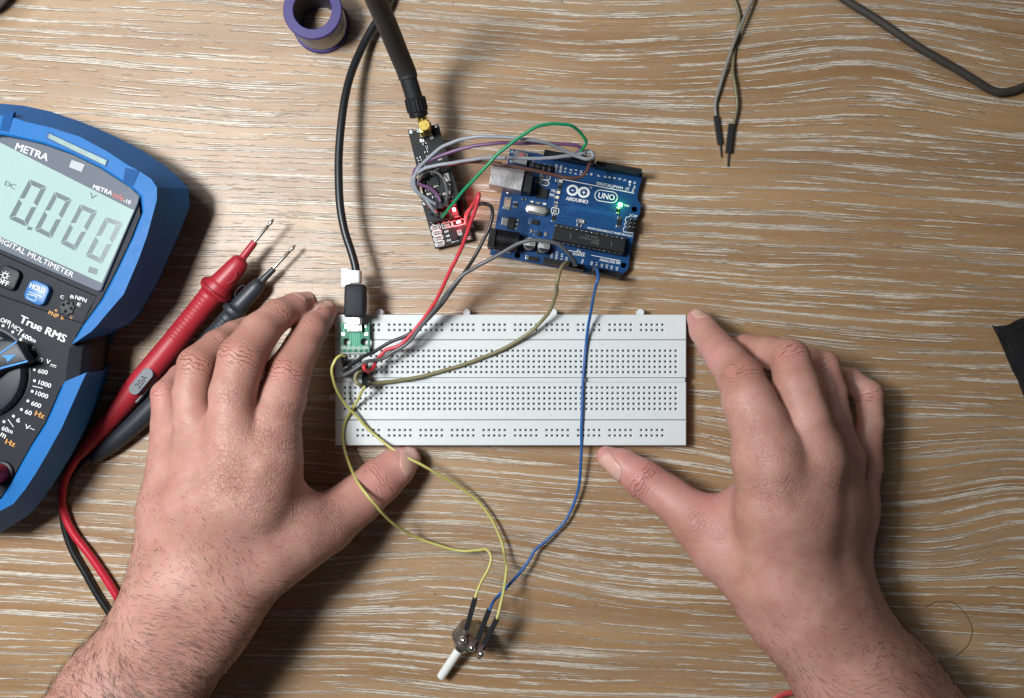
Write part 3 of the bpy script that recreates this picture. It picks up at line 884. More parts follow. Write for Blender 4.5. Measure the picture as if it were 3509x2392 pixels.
railx = [bx(225 + 193.1 * g + 32.5 * k) for g in range(10) for k in range(5)]
termx = [bx(146 + 32.2 * k) for k in range(64)]
holed_strip('power_rail', 50, 203.5, railx, [by(112), by(145)])
holed_strip('terminal_strip', 206.5, 437, termx, [by(y) for y in (272, 305, 338, 371, 403)])
holed_strip('terminal_strip', 465, 694, termx, [by(y) for y in (498, 532, 565, 597, 629)])
holed_strip('power_rail', 698, 852, railx, [by(758), by(792)])
mb = MB()
mb.prism([(bl + .02, by(464)), (br - .02, by(464)), (br - .02, by(439)), (bl + .02, by(439))], 0.14, ZB - 0.16, 0.01)
mb.prism([(bl + .02, by(455)), (br - .02, by(455)), (br - .02, by(451)), (bl + .02, by(451))], ZB - 0.17, ZB - 0.10, 0.01)
mb.build('center_channel', WHITE_ABS, board)
mb = MB(); mb.prism([(bl + .03, bb_ - 0.02), (br - .0, bb_ - 0.02), (br + .0, bt - .02), (bl + .03, bt - .02)], 0.0, 0.139)
mb.build('adhesive_backing', BLACK_SOFT, board)
for cx in (362, 893, 1424, 1957):
    mb = MB(); c = P(1100 + cx / 1.7877, 1050 + 37 / 1.7877, 0.6)
    mb.prism([(c[0] - .09, bt - .03), (c[0] + .09, bt - .03), (c[0] + .09, c[1]), (c[0] - .09, c[1])], 0.16, 0.66, 0.01)
    mb.lathe((c[0], c[1], 0), [(0.17, 0.145), (0.17, 0.68), (0.15, 0.70)], 20)
    mb.build('locking_tab', WHITE_ABS, board, smooth=40)
for cy in (341, 558):
    mb = MB(); c = P(1100 + 70 / 1.7877, 1050 + cy / 1.7877, 0.5)
    mb.lathe((c[0], c[1], 0), [(0.16, 0.145), (0.16, 0.56), (0.14, 0.58)], 20)
    mb.prism([(c[0], c[1] - .08), (bl + .03, c[1] - .08), (bl + .03, c[1] + .08), (c[0], c[1] + .08)], 0.16, 0.54, 0.01)
    mb.build('locking_tab', WHITE_ABS, board, smooth=40)
# moulded pale numbers along the strips
mb = MB(); 
for k, n in enumerate(range(5, 65, 5)):
    x = 146 + 32.2 * (n - 1)
    text(mb, str(n), zb, (x - 9, 240), (x + 9, 240), 13, ZB, 0.0, lift=0.004)
    text(mb, str(n), zb, (x - 9, 671), (x + 9, 671), 13, ZB, 0.0, lift=0.004)
build_each(mb, 'column_number', mat('pale_grey_marking', (0.60, 0.64, 0.65), 0.5), board)

# ------------------------------------------------------------------ small breakout board with the cable plug
GREEN = mat('green_solder_mask', (0.004, 0.17, 0.095), 0.35, var=0.15, spec=.3)
GREENL = mat('green_copper_track', (0.03, 0.40, 0.24), 0.3)
SILK = mat('white_silkscreen', (0.78, 0.78, 0.76), 0.5)
zbrk = 1.22
brk = thing('breakout_board', P(*zu(370, 820), ZB), 'small green circuit board plugged into the breadboard under the cable plug', 'circuit board')
# board with two round holes: build as strips around holes
def plate_with_holes(mb, quad, holes, z0, z1, m=zu, n=20, mi=0):
    """rectangular plate (axis aligned in tracing coords) with circular through holes on one row"""
    (xa, ya), (xb, yb) = quad
    holes = sorted(holes)
    cuts = [xa] + [(holes[i][0] + holes[i + 1][0]) / 2 for i in range(len(holes) - 1)] + [xb]
    for h, (cx, cy, r) in enumerate(holes):
        x0, x1 = cuts[h], cuts[h + 1]
        outer = []; inner = []
        for k in range(4 * n):
            a = 2 * math.pi * k / (4 * n)
            dx, dy = math.cos(a), math.sin(a)
            ts = []
            if dx > 1e-9: ts.append((x1 - cx) / dx)
            if dx < -1e-9: ts.append((x0 - cx) / dx)
            if dy > 1e-9: ts.append((yb - cy) / dy)
            if dy < -1e-9: ts.append((ya - cy) / dy)
            t = min(ts)
            outer.append((cx + dx * t, cy + dy * t)); inner.append((cx + dx * r, cy + dy * r))
        for (px, py) in ((x0, ya), (x1, ya), (x1, yb), (x0, yb)):
            k = min(range(4 * n), key=lambda i: (outer[i][0] - px) ** 2 + (outer[i][1] - py) ** 2); outer[k] = (px, py)
        N_ = 4 * n
        V = Q(m, outer, z1) + Q(m, inner, z1)
        lo = [np.array([v[0], v[1], z0]) for v in V]
        F = []
        for k in range(N_):
            l = (k + 1) % N_
            F.append((k, N_ + k, N_ + l, l)); F.append((N_ + k, 3 * N_ + k, 3 * N_ + l, N_ + l)); F.append((2 * N_ + k, k, l, 2 * N_ + l)); F.append((2 * N_ + l, 3 * N_ + l, 3 * N_ + k, 2 * N_ + k))
        mb.add(V + lo, F, mi)
mb = MB(); plate_with_holes(mb, ((214, 655), (527, 985)), [(274, 860, 40), (470, 860, 40)], zbrk - 0.14, zbrk)
mb.build('board', GREEN, brk)
mb = MB()
for pts in ([(320, 758), (320, 870), (290, 915)], [(347, 758), (347, 890), (335, 915)], [(368, 758), (368, 915)], [(388, 758), (388, 890), (400, 915)], [(412, 758), (412, 880), (450, 915)], [(265, 715), (243, 725), (243, 765)], [(480, 715), (492, 725), (492, 765)]):
    mb.stroke(Q(zu, pts, zbrk), 0.045, zbrk, 0.006)
build_each(mb, 'copper_track', GREENL, brk)
mb = MB()
mb.stroke(Q(zu, [(212, 928), (520, 928), (520, 982), (212, 982)], zbrk), 0.025, zbrk, 0.008, closed=True)
for t, x0, x1 in (('GND', 218, 268), ('ID', 290, 320), ('D+', 345, 378), ('D-', 400, 432), ('VBUS', 452, 512)):
    text(mb, t, zu, (x0, 921), (x1, 921), 17, zbrk)
build_each(mb, 'silkscreen', SILK, brk)
mb = MB()
for cx, cy in ((243, 775), (493, 775)):
    mb.stroke(Q(zu, rrect(cx, cy, 28, 28, 5), zbrk), 0.035, zbrk, 0.01, closed=True)
mb.flat(Q(zu, [(255, 670), (285, 665), (285, 712), (258, 712)], zbrk + .008)); mb.flat(Q(zu, [(470, 665), (492, 668), (492, 708), (474, 708)], zbrk + .008))
build_each(mb, 'solder_pad', TIN, brk)
mb = MB(); q = Q(zu, [(216, 930), (520, 930), (520, 984), (216, 984)], zbrk - .14)
mb.prism(q, ZB + .005, zbrk - 0.14, 0.01); mb.build('pin_strip', BLACK_P, brk)
for k in range(5):
    mb = MB(); c = P(*zu(238 + 60 * k, 956), zbrk)
    mb.lathe(c, [(0.085, 0.002), (0.07, 0.05), (0.035, 0.10), (0.03, 0.2), (0.0, 0.21)], 12)
    mb.build('header_pin', TIN, brk, smooth=50)
mb = MB()
mb.prism(Q(zu, [(288, 655), (440, 655), (446, 748), (284, 748)], 1.45), zbrk + .004, 1.47, 0.02)
mb.build('micro_usb_socket', STEEL, brk)
mb = MB()
for cx in (310, 416):
    mb.prism(Q(zu, rrect(cx, 668, 15, 38, 5), 1.47), 1.471, 1.478); 
    mb.prism(Q(zu, rrect(cx + 4, 736, 22, 9, 2), 1.47), 1.471, 1.478)
build_each(mb, 'socket_slot', DARKHOLE, brk)

# cable with its moulded plug and white clip
cab = thing('usb_cable', P(*zu(375, 420), 0.85), 'thick black cable coming down to the green board on the breadboard', 'cable')
zc = 1.75
mb = MB()
path = [P(1900, -900, .2), P(1600, -500, .2), P(1430, -260, .3), P(1360, -140, .4), P(1330, 0, .5), P(1305, 50, .5), P(1284, 84, .5), P(1249, 146, .6), P(1205, 247, 1.0), P(1183, 331, 1.3), P(1170, 420, 1.5), P(1161, 530, 1.6), P(1161, 627, 1.7), P(1166, 710, 1.75), P(1182, 795, 1.75), P(1203, 860, 1.75), P(1216, 905, zc), P(1221, 935, zc)]
mb.ring_tube(catmull(path, 8), 0.19, 16)
mb.build('cord', mat('black_cable_jacket', (0.014, 0.015, 0.017), 0.38, var=0.2, bump=0.15, bscale=25), cab, smooth=True)
mb = MB()
a = P(*zu(378, 236), zc); b2 = P(*zu(375, 592), zc)
def ring_sup(c, w, hh, n=28, e=5):
    out = []
    for k in range(n):
        t = 2 * math.pi * k / n; cs, sn = math.cos(t), math.sin(t)
        out.append((c[0] + w * math.copysign(abs(cs) ** (2 / e), cs), c[1], c[2] + hh * math.copysign(abs(sn) ** (2 / e), sn)))
    return out
def loft(mb, rings, mi=0, cap=True):
    n = len(rings[0]); V = [p for r in rings for p in r]; F = []
    for i in range(len(rings) - 1):
        for k in range(n):
            l = (k + 1) % n; F.append((i * n + k, (i + 1) * n + k, (i + 1) * n + l, i * n + l))
    if cap: F.append(tuple(range(n))); F.append(tuple(reversed([(len(rings) - 1) * n + k for k in range(n)])))
    mb.add(V, F, mi)
def lerp(a, b, t): return a + (b - a) * t
loft(mb, [ring_sup(lerp(a, b2, t), w, hh) for t, w, hh in ((0, .30, .25), (.03, .44, .36), (.08, .48, .40), (.5, .495, .40), (.93, .49, .40), (.98, .47, .38), (1, .42, .34))])
mb.build('plug_body', mat('plug_black', (0.016, 0.019, 0.024), 0.6, spec=.3, var=0.15, bump=0.1, bscale=50), cab, smooth=60)
mb = MB()
loft(mb, [ring_sup(P(*zu(366, y), zc - .08), .33, .12, e=8) for y in (575, 668)])
mb.build('plug_tip', STEEL, cab, smooth=50)
clip = thing('cable_clip', P(*zu(330, 160), 1.2), 'white plastic clip with a flat flag wrapped on the cable above the plug', 'cable clip')
mb = MB()
cW = mat('white_clip_plastic', (0.80, 0.81, 0.80), 0.4)
loft(mb, [ring_sup(P(*zu(x, y), zc + .02), w, .33, e=4) for x, y, w in ((380, 92, .245), (380, 100, .255), (379, 212, .255), (379, 222, .245))])
mb.build('band', cW, clip, smooth=60)
mb = MB()
mb.prism(Q(zu, [(220, 58), (290, 60), (330, 92), (330, 222), (258, 265), (216, 255)], zc + .1), zc - .05, zc + .10, 0.02)
mb.build('flag', cW, clip)
# ------------------------------------------------------------------ multimeter
BLUE = mat('blue_rubber_boot', (0.007, 0.128, 0.385), 0.5, var=0.06, vscale=0.8, bump=0.12, bscale=45, spec=0.25)
GREYB = mat('charcoal_meter_case', (0.014, 0.016, 0.022), 0.55, var=0.15, bump=0.25, bscale=45, spec=0.22)
PRINT_W = mat('white_print', (0.72, 0.73, 0.73), 0.5)
PRINT_O = mat('orange_print', (0.65, 0.30, 0.05), 0.5)
mo = P(-62, 1278, 0)
meter = thing('multimeter', (*mo[:2], 0), 'blue and grey handheld digital meter showing 0.000 at the left side', 'multimeter')
exm = np.array([.9206, .3906]); eym = np.array([.3906, -.9206])
zmf = lambda x, y: (-62 + x * exm[0] + y * eym[0], 1278 + x * exm[1] + y * eym[1])   # local pixels -> photograph pixels
O0 = P(-62, 1278, 3.7)[:2]
EX = np.array([.9206, -.3906]); EY = np.array([.3906, .9206])
def tolocal(w): d = np.array(w[:2]) - O0; return np.array([d @ EX, d @ EY])
def toworld(x, y, z): q = O0 + EX * x + EY * y; return np.array([q[0], q[1], z])
def half(pts, z): return [tolocal(P(*zmf(x, y), z)) for x, y in pts]
def mirrored(pts, z, zz=None):
    """open right half polyline (top axis .. down) -> symmetric open polyline world"""
    h_ = half(pts, z); zz = z if zz is None else zz
    a_ = -0.29 * (3.7 - z)               # the outer rim is not quite centred under the face
    h_[0][0] = a_
    left_ = [np.array([2 * a_ - q[0], q[1]]) for q in reversed(h_[1:])]
    return [toworld(q[0], q[1], zz) for q in left_ + h_]
def strip(mb, rings, mi=0, closed=False):
    n = len(rings[0]); V = [p for r in rings for p in r]; F = []
    for i in range(len(rings) - 1):
        for k in range(n if closed else n - 1):
            l = (k + 1) % n
            F.append((i * n + k, i * n + l, (i + 1) * n + l, (i + 1) * n + k))
    mb.add(V, F, mi)
UO = [(0, 926), (110, 924), (211, 916), (300, 899), (372, 876), (404, 858), (432, 806), (434, 734), (433, 626), (430, 515), (417, 412), (398, 352), (345, 290)]
UR = [(0, 876), (100, 866), (188, 850), (223, 848), (275, 838), (304, 819), (320, 780), (337, 657), (342, 571), (342, 439), (310, 339), (300, 305), (289, 276)]
UI = [(0, 812), (100, 806), (169, 794), (200, 788), (240, 779), (266, 768), (292, 721), (295, 628), (290, 511), (281, 391), (255, 280), (250, 240), (245, 208)]
def between(a, b, t): return [np.array(p) * (1 - t) + np.array(q) * t for p, q in zip(a, b)]
def boot(O, Rr, I, name):
    mb = MB()
    w = lambda rr, z, zz=None: mirrored(rr, z, zz)
    def inset(f, z):
        out = []
        for p in w(O, 2.0):
            q = tolocal(p); out.append(toworld(q[0] * (1 - f / 5.2), (q[1] - 2.6) * (1 - f / 9.5) + 2.6, z))
        return out
    o12 = w(O, 2.0)
    mb_r = [inset(.85, .02), inset(.45, 1.0), inset(.10, 1.75), o12, w(between(O, Rr, 0.12), 2.25), w(between(O, Rr, 0.52), 3.0), w(between(O, Rr, 0.66), 3.28), w(between(O, Rr, 0.97), 3.92), w(Rr, 3.98), w(between(Rr, I, 0.9), 4.0), w(I, 3.95), w(I, 3.62)]
    strip(mb, mb_r)
    for e in (0, -1):
        pts = [r[e] for r in mb_r]; base = np.array([pts[-1][0], pts[-1][1], 0.02])
        mb.add(pts + [base], [tuple(range(len(pts) + 1)) if e == 0 else tuple(reversed(range(len(pts) + 1)))])
    o = mb.build(name, BLUE, meter, smooth=22)
    return o
b1 = boot(UO, UR, UI, 'boot'); b1['label'] = 'upper half of the blue rubber boot'
LO = [(0, -542), (150, -532), (271, -481), (337, -388), (359, -324), (377, -235), (390, -149), (399, -54), (397, 38), (387, 121), (378, 169)]
LR = [(0, -468), (130, -462), (225, -432), (275, -370), (292, -310), (305, -240), (314, -170), (325, -70), (327, 30), (328, 110), (330, 142)]
LI = [(0, -437), (110, -432), (190, -410), (230, -370), (241, -305), (247, -230), (255, -160), (270, -71), (271, 0), (271, 60), (272, 82)]
b2_ = boot(LO, LR, LI, 'boot'); b2_['label'] = 'lower half of the blue rubber boot'
# case: loop a little inside the boot
def loop(Us, Ls, z, d=0.0):
    up = half(Us, z); lo = half(Ls, z); up[0][0] = 0.0; lo[0][0] = 0.0
    right = up + lo[::-1]
    left_ = [np.array([-q[0], q[1]]) for q in reversed(right[1:-1])]
    return [toworld(q[0], q[1], z) for q in right + left_]
mb = MB()
sh = lambda pts, s_: [(x * s_ if x else 0, y * s_ if abs(y) > 300 else y) for x, y in pts]
UOs, LOs = sh(UO, .90), sh(LO, .90)
UOs[-1] = (318, 282); UOs[-2] = (340, 345); LOs[-1] = (338, 172)
UIs = UI[:-1] + [(262, 205)]; LIs = LI[:-1] + [(284, 85)]
r0 = loop(sh(UOs, .84), sh(LOs, .84), 2.0); r0 = [np.array([p[0], p[1], .03]) for p in r0]
r1 = [np.array([p[0], p[1], 2.0]) for p in loop(sh(UOs, .9), sh(LOs, .9), 2.0)]
r2 = [np.array([p[0], p[1], 3.45]) for p in loop(sh(UIs, 1.0), sh(LIs, 1.0), 3.45)]
r3 = [np.array([p[0], p[1], 3.60]) for p in loop(sh(UIs, .985), sh(LIs, .985), 3.60)]
strip(mb, [r0, r1, r2, r3], closed=True)
mb.add(r3, [tuple(range(len(r3)))])
case = mb.build('case', GREYB, meter, smooth=30)
# fix winding if needed is not important for closed opaque shells

for sgn in (1, -1):
    W3 = []
    for (x, y), z in (((418, 338), 3.68), ((500, 302), 3.45), ((560, 280), 3.0), ((634, 254), 1.9), ((614, 468), 1.9), ((545, 492), 3.0), ((480, 516), 3.45), ((390, 546), 3.68)):
        q = tolocal(P(*zn(x, y), z)); W3.append(toworld(q[0] * sgn, q[1], z))
    n8 = len(W3); base = [toworld(tolocal(p)[0] * .82, tolocal(p)[1], 0.03) for p in W3]
    F8 = [(0, 1, 6, 7), (1, 2, 5, 6), (2, 3, 4, 5)] + [(i, i + n8, (i + 1) % n8 + n8, (i + 1) % n8) for i in range(n8)]
    mb = MB(); mb.add(W3 + base, F8 if sgn > 0 else [tuple(reversed(f)) for f in F8]); mb.build('side_grip', GREYB, meter)
# lens with the display
mb = MB()
lens = [(-266, 413), (-266, 770), (-220, 790), (-100, 806), (0, 812), (100, 806), (220, 785), (262, 770), (266, 740), (266, 418), (255, 411)]
ZL = 3.72
mb.prism([P(*zmf(x, y), ZL) for x, y in lens], 3.55, ZL, 0.04)
LENSB = mat('grey_lens_border', (0.055, 0.068, 0.095), 0.12, spec=0.4, var=0.05)
lensO = mb.build('display_window', LENSB, meter)
mb = MB(); mb.flat([P(*zmf(x, y), ZL + .006) for x, y in [(-262, 458), (258, 444), (262, 716), (-70, 738), (-262, 752)]])
mb.build('display_panel', mat('lcd_green_grey', (0.27, 0.385, 0.355), 0.12, var=0.03, spec=0.35), lensO)
SEG = mat('lcd_segment', (0.035, 0.065, 0.075), 0.2)
mb = MB()
def seg7(tl, tr, br_, bl_, t=31):
    tl, tr, br_, bl_ = [np.array(q, float) for q in (tl, tr, br_, bl_)]
    f = lambda a, b: (tl * (1 - a) + tr * a) * (1 - b) + (bl_ * (1 - a) + br_ * a) * b
    W = np.linalg.norm(tr - tl); Hh = np.linalg.norm(bl_ - tl); a = t / W; b = t / Hh; g = 0.035; gb = g * W / Hh
    S_ = [[(g, 0), (1 - g, 0), (1 - a, b), (a, b)], [(g, 1), (1 - g, 1), (1 - a, 1 - b), (a, 1 - b)]]
    for x0, x1 in ((0, a), (1, 1 - a)):
        S_.append([(x0, gb), (x1, b + gb), (x1, .5 - b * .6), (x0, .5 - gb * .6)])
        S_.append([(x0, 1 - gb), (x1, 1 - b - gb), (x1, .5 + b * .6), (x0, .5 + gb * .6)])
    for q in S_: mb.flat([P(*zm(*f(x, y)), ZL + .012) for x, y in q])
seg7((200, 622), (318, 672), (180, 945), (58, 888)); seg7((372, 705), (488, 757), (347, 1025), (232, 968))
seg7((545, 790), (662, 840), (512, 1110), (408, 1055)); seg7((718, 877), (833, 918), (690, 1197), (578, 1142))
mb.flat(Q(zm, [(190, 942), (222, 950), (212, 970), (182, 962)], ZL + .012))
text(mb, 'DC', zm, (30, 662), (98, 692), 34, ZL + .006); text(mb, 'V', zm, (598, 742), (645, 764), 36, ZL + .006)
mb.flat(Q(zm, [(608, 1212), (666, 1232), (656, 1272), (594, 1252)], ZL + .012))
build_each(mb, 'display_segment', SEG, lensO)
mb = MB()
text(mb, 'METRA', zm, (100, 420), (318, 500), 50, ZL, 0.03)
text(mb, 'METRA', zm, (628, 685), (755, 732), 30, ZL, 0.03); text(mb, '-10', zm, (835, 775), (882, 792), 26, ZL, 0.03)
text(mb, 'DIGITAL MULTIMETER', zm, (-30, 1040), (492, 1290), 36, ZL, 0.01)
build_each(mb, 'window_lettering', PRINT_W, lensO)
mb = MB(); text(mb, 'safe', zm, (762, 738), (832, 772), 30, ZL, 0.0, lift=.01)
mb.build('red_lettering', mat('red_print', (0.55, 0.08, 0.07), 0.5), lensO)
mb = MB(); mb.prism(Q(zm, [(487, 490), (578, 523), (555, 575), (468, 540)], ZL), ZL - .01, ZL + .02, .01)
mb.build('light_sensor', mat('sensor_grey', (0.30, 0.32, 0.35), 0.3), lensO)
# plate on top of the boot
mb = MB(); mb.prism(Q(zm, [(322, 300), (735, 492), (718, 538), (312, 345)], 4.02), 3.9, 4.03, .02)
mb.build('top_plate_frame', mat('plate_frame_blue', (0.01, 0.05, 0.2), 0.4), meter)
mb = MB(); mb.prism(Q(zm, [(335, 312), (724, 494), (712, 528), (324, 342)], 4.05), 4.02, 4.045, .01)
mb.build('top_plate', mat('pale_green_plate', (0.17, 0.27, 0.25), 0.35, var=0.3, vscale=2), meter)
# dark grooves in the top blue band
mb = MB()
for q in ([(850, 545), (945, 562), (900, 675), (835, 640)], [(30, 165), (95, 165), (60, 300), (0, 290)]):
    mb.prism(Q(zm, q, 4.01), 3.85, 4.012)
build_each(mb, 'boot_notch', mat('deep_blue_notch', (0.004, 0.065, 0.22), 0.55, spec=.15), meter)
# buttons
def button(name, pts, m_, z1, bev=.06):
    mb = MB(); mb.prism(Q(zm, pts, z1), 3.5, z1, bev); return mb.build(name, m_, meter, smooth=40)
def rrq(c, w, hh, r, ang): return rrect(c[0], c[1], w, hh, r, R(ang))
offb = button('button', rrq((45, 1290), 150, 150, 40, 23), mat('black_button', (0.014, 0.015, 0.019), .5, spec=.3), 3.85)
mb = MB(); text(mb, 'OFF', zm, (-30, 1318), (52, 1350), 34, 3.85, .03)
c = np.array((35, 1275)); mb.stroke(Q(zm, circ(*c, 16), 3.85), .035, 3.85, .008, closed=True)
for k in range(8):
    a = 2 * math.pi * k / 8 + .2; d = np.array((math.cos(a), math.sin(a)))
    mb.stroke(Q(zm, [c + d * 21, c + d * 30], 3.85), .03, 3.85, .008)
mb.build('button_lettering', PRINT_W, offb)
hold = button('button', rrq((246, 1392), 150, 150, 42, 23), mat('blue_button', (0.035, 0.15, 0.38), .4), 3.88)
mb = MB(); text(mb, 'HOLD', zm, (198, 1358), (300, 1396), 36, 3.88, .025)
mb.stroke(Q(zm, [(195, 1385), (285, 1420)], 3.88), .02, 3.88)
mb.stroke(Q(zm, [(188, 1400), (222, 1410), (250, 1418), (238, 1450), (215, 1440), (183, 1425)], 3.88), .025, 3.88, .008, closed=True)
mb.build('button_lettering', PRINT_W, hold)
# button row recess line
mb = MB()
mb.stroke(Q(zm, [(-60, 1100), (655, 1418), (610, 1500), (560, 1600), (440, 1560), (-60, 1390)], 3.61), .05, 3.602, .004)
mb.build('panel_groove', DARKHOLE, case)
# transistor socket
sock = MB(); c = (452, 1492)
sock.prism(Q(zm, [(c[0] + (52 + 5 * math.cos(8 * a)) * math.cos(a), c[1] + (52 + 5 * math.cos(8 * a)) * math.sin(a)) for a in np.linspace(0, 2 * math.pi, 48, endpoint=False)], 3.66), 3.59, 3.66, .03)
so = sock.build('transistor_socket', BLACK_P, meter)
mb = MB()
for dx, dy in ((-22, -18), (12, -28), (30, 6), (-8, 26)):
    mb.prism(Q(zm, rrq((c[0] + dx, c[1] + dy), 20, 20, 2, 23), 3.665), 3.655, 3.666)
build_each(mb, 'socket_hole', DARKHOLE, so)
mb = MB()
text(mb, 'C', zm, (408, 1428), (430, 1434), 22, 3.60, .03); text(mb, 'B', zm, (475, 1426), (497, 1434), 22, 3.60, .03)
text(mb, 'NPN', zm, (508, 1434), (582, 1460), 28, 3.60, .02); text(mb, 'E', zm, (522, 1478), (543, 1486), 22, 3.60, .03)
text(mb, 'True RMS', zn, (112, 180), (385, 305), 46, 3.60, .045)
text(mb, 'OFF', zn, (0, 178), (55, 200), 26, 3.60, .03); text(mb, 'NCV', zn, (68, 212), (128, 250), 26, 3.60, .02)
for st, p0, p1 in (('600m', (128, 272), (210, 308)), ('6', (186, 352), (204, 358)), ('60', (212, 412), (252, 426)), ('V', (276, 430), (298, 437)), ('600', (228, 488), (284, 500)),
                   ('1000', (230, 556), (303, 580)), ('1000', (212, 620), (285, 645)), ('600', (186, 682), (242, 702)), ('60', (148, 732), (186, 746)), ('6', (96, 782), (116, 790)), ('60m', (8, 832), (72, 856)), ('m', (0, 868), (28, 884))):
    text(mb, st, zn, p0, p1, 27, 3.60, .025)
text(mb, 'V~', zn, (146, 822), (205, 842), 28, 3.60, .02)
for d in ((18, 205), (77, 242), (125, 287), (165, 342), (193, 405), (207, 470), (208, 536), (194, 600), (168, 658), (129, 710), (81, 750), (24, 783)):
    mb.prism(Q(zn, circ(*d, 8.5, 14), 3.61), 3.601, 3.61)
mb.stroke(Q(zn, [(50, 222), (66, 180)], 3.6), .03, 3.6); mb.stroke(Q(zn, [(108, 262), (134, 226)], 3.6), .03, 3.6)
mb.stroke(Q(zn, [(196, 568), (258, 582)], 3.6), .03, 3.6); mb.stroke(Q(zn, [(48, 768), (82, 815)], 3.6), .03, 3.6)
mb.stroke(Q(zn, [(306, 436), (340, 447)], 3.6), .03, 3.6)
for k in range(3): mb.stroke(Q(zn, [(303 + 13 * k, 446 + 4 * k), (310 + 13 * k, 448 + 4 * k)], 3.6), .03, 3.6)
build_each(mb, 'range_lettering', PRINT_W, case)
mb = MB()
text(mb, 'e', zm, (370, 1516), (386, 1522), 17, 3.60, .03); text(mb, 'PNP', zm, (325, 1538), (392, 1566), 28, 3.60, .02)
text(mb, 'b', zm, (412, 1570), (428, 1576), 17, 3.60, .03); text(mb, 'c', zm, (474, 1566), (490, 1570), 17, 3.60, .03)
text(mb, 'Hz', zn, (208, 745), (262, 765), 32, 3.60, .03); text(mb, 'Hz', zn, (30, 915), (86, 935), 32, 3.60, .03)
build_each(mb, 'orange_lettering', PRINT_O, case)
# knob
kc = P(*zn(-109, 490), 3.7); s_n = S / 1.76 * (H - 4) / H
mb = MB()
mb.lathe((kc[0], kc[1], 0), [(284 * s_n * 1.03, 3.59), (284 * s_n * 1.03, 3.63), (278 * s_n, 3.64), (276 * s_n, 3.9), (262 * s_n, 4.05), (235 * s_n, 4.10), (0.01, 4.08)], 72)
kn_ = mb.build('knob', mat('knob_charcoal', (0.018, 0.022, 0.030), .42, spec=.35, var=.15, bump=.15, bscale=40), meter, smooth=35)
mb = MB(); 
grip = [(-330, 430), (-20, 285), (100, 300), (168, 420), (0, 480), (-200, 640), (-380, 560)]
mb.prism(Q(zn, grip, 4.6), 4.0, 4.6, .15); mb.build('knob_grip', MATS['knob_charcoal'], kn_, smooth=30)
mb = MB()
B2 = mat('bright_blue_trim', (0.02, 0.22, 0.60), .4)
mb.stroke(Q(zn, [(-160, 425), (0, 372), (102, 300)], 4.6), .06, 4.6, .02); mb.stroke(Q(zn, [(-150, 520), (0, 462), (168, 418)], 4.6), .07, 4.6, .02)
mb.prism(Q(zn, [(10, 385), (97, 378), (45, 425), (38, 400)], 4.63), 4.6, 4.63); build_each(mb, 'pointer_trim', B2, kn_)
# input jack with the red plug
mb = MB(); c = P(*zn(-12, 1098), 3.9)
mb.lathe((c[0], c[1], 0), [(75 * s_n, 3.5), (75 * s_n, 3.72), (66 * s_n, 3.76), (60 * s_n, 3.76)], 36)
mb.build('input_jack', BLACK_P, meter, smooth=40)
plug = MB(); plug.lathe((c[0], c[1], 0), [(0.42, 3.77), (0.42, 4.8), (0.40, 5.2), (0.34, 5.3), (0.2, 5.32), (.01, 5.32)], 32)
RED = mat('red_rubber', (0.37, 0.020, 0.032), 0.42, var=0.12, bump=0.12, bscale=35)
single(plug, 'banana_plug', RED, 'round red plug pushed into the jack at the lower left of the meter', 'plug', smooth=40)

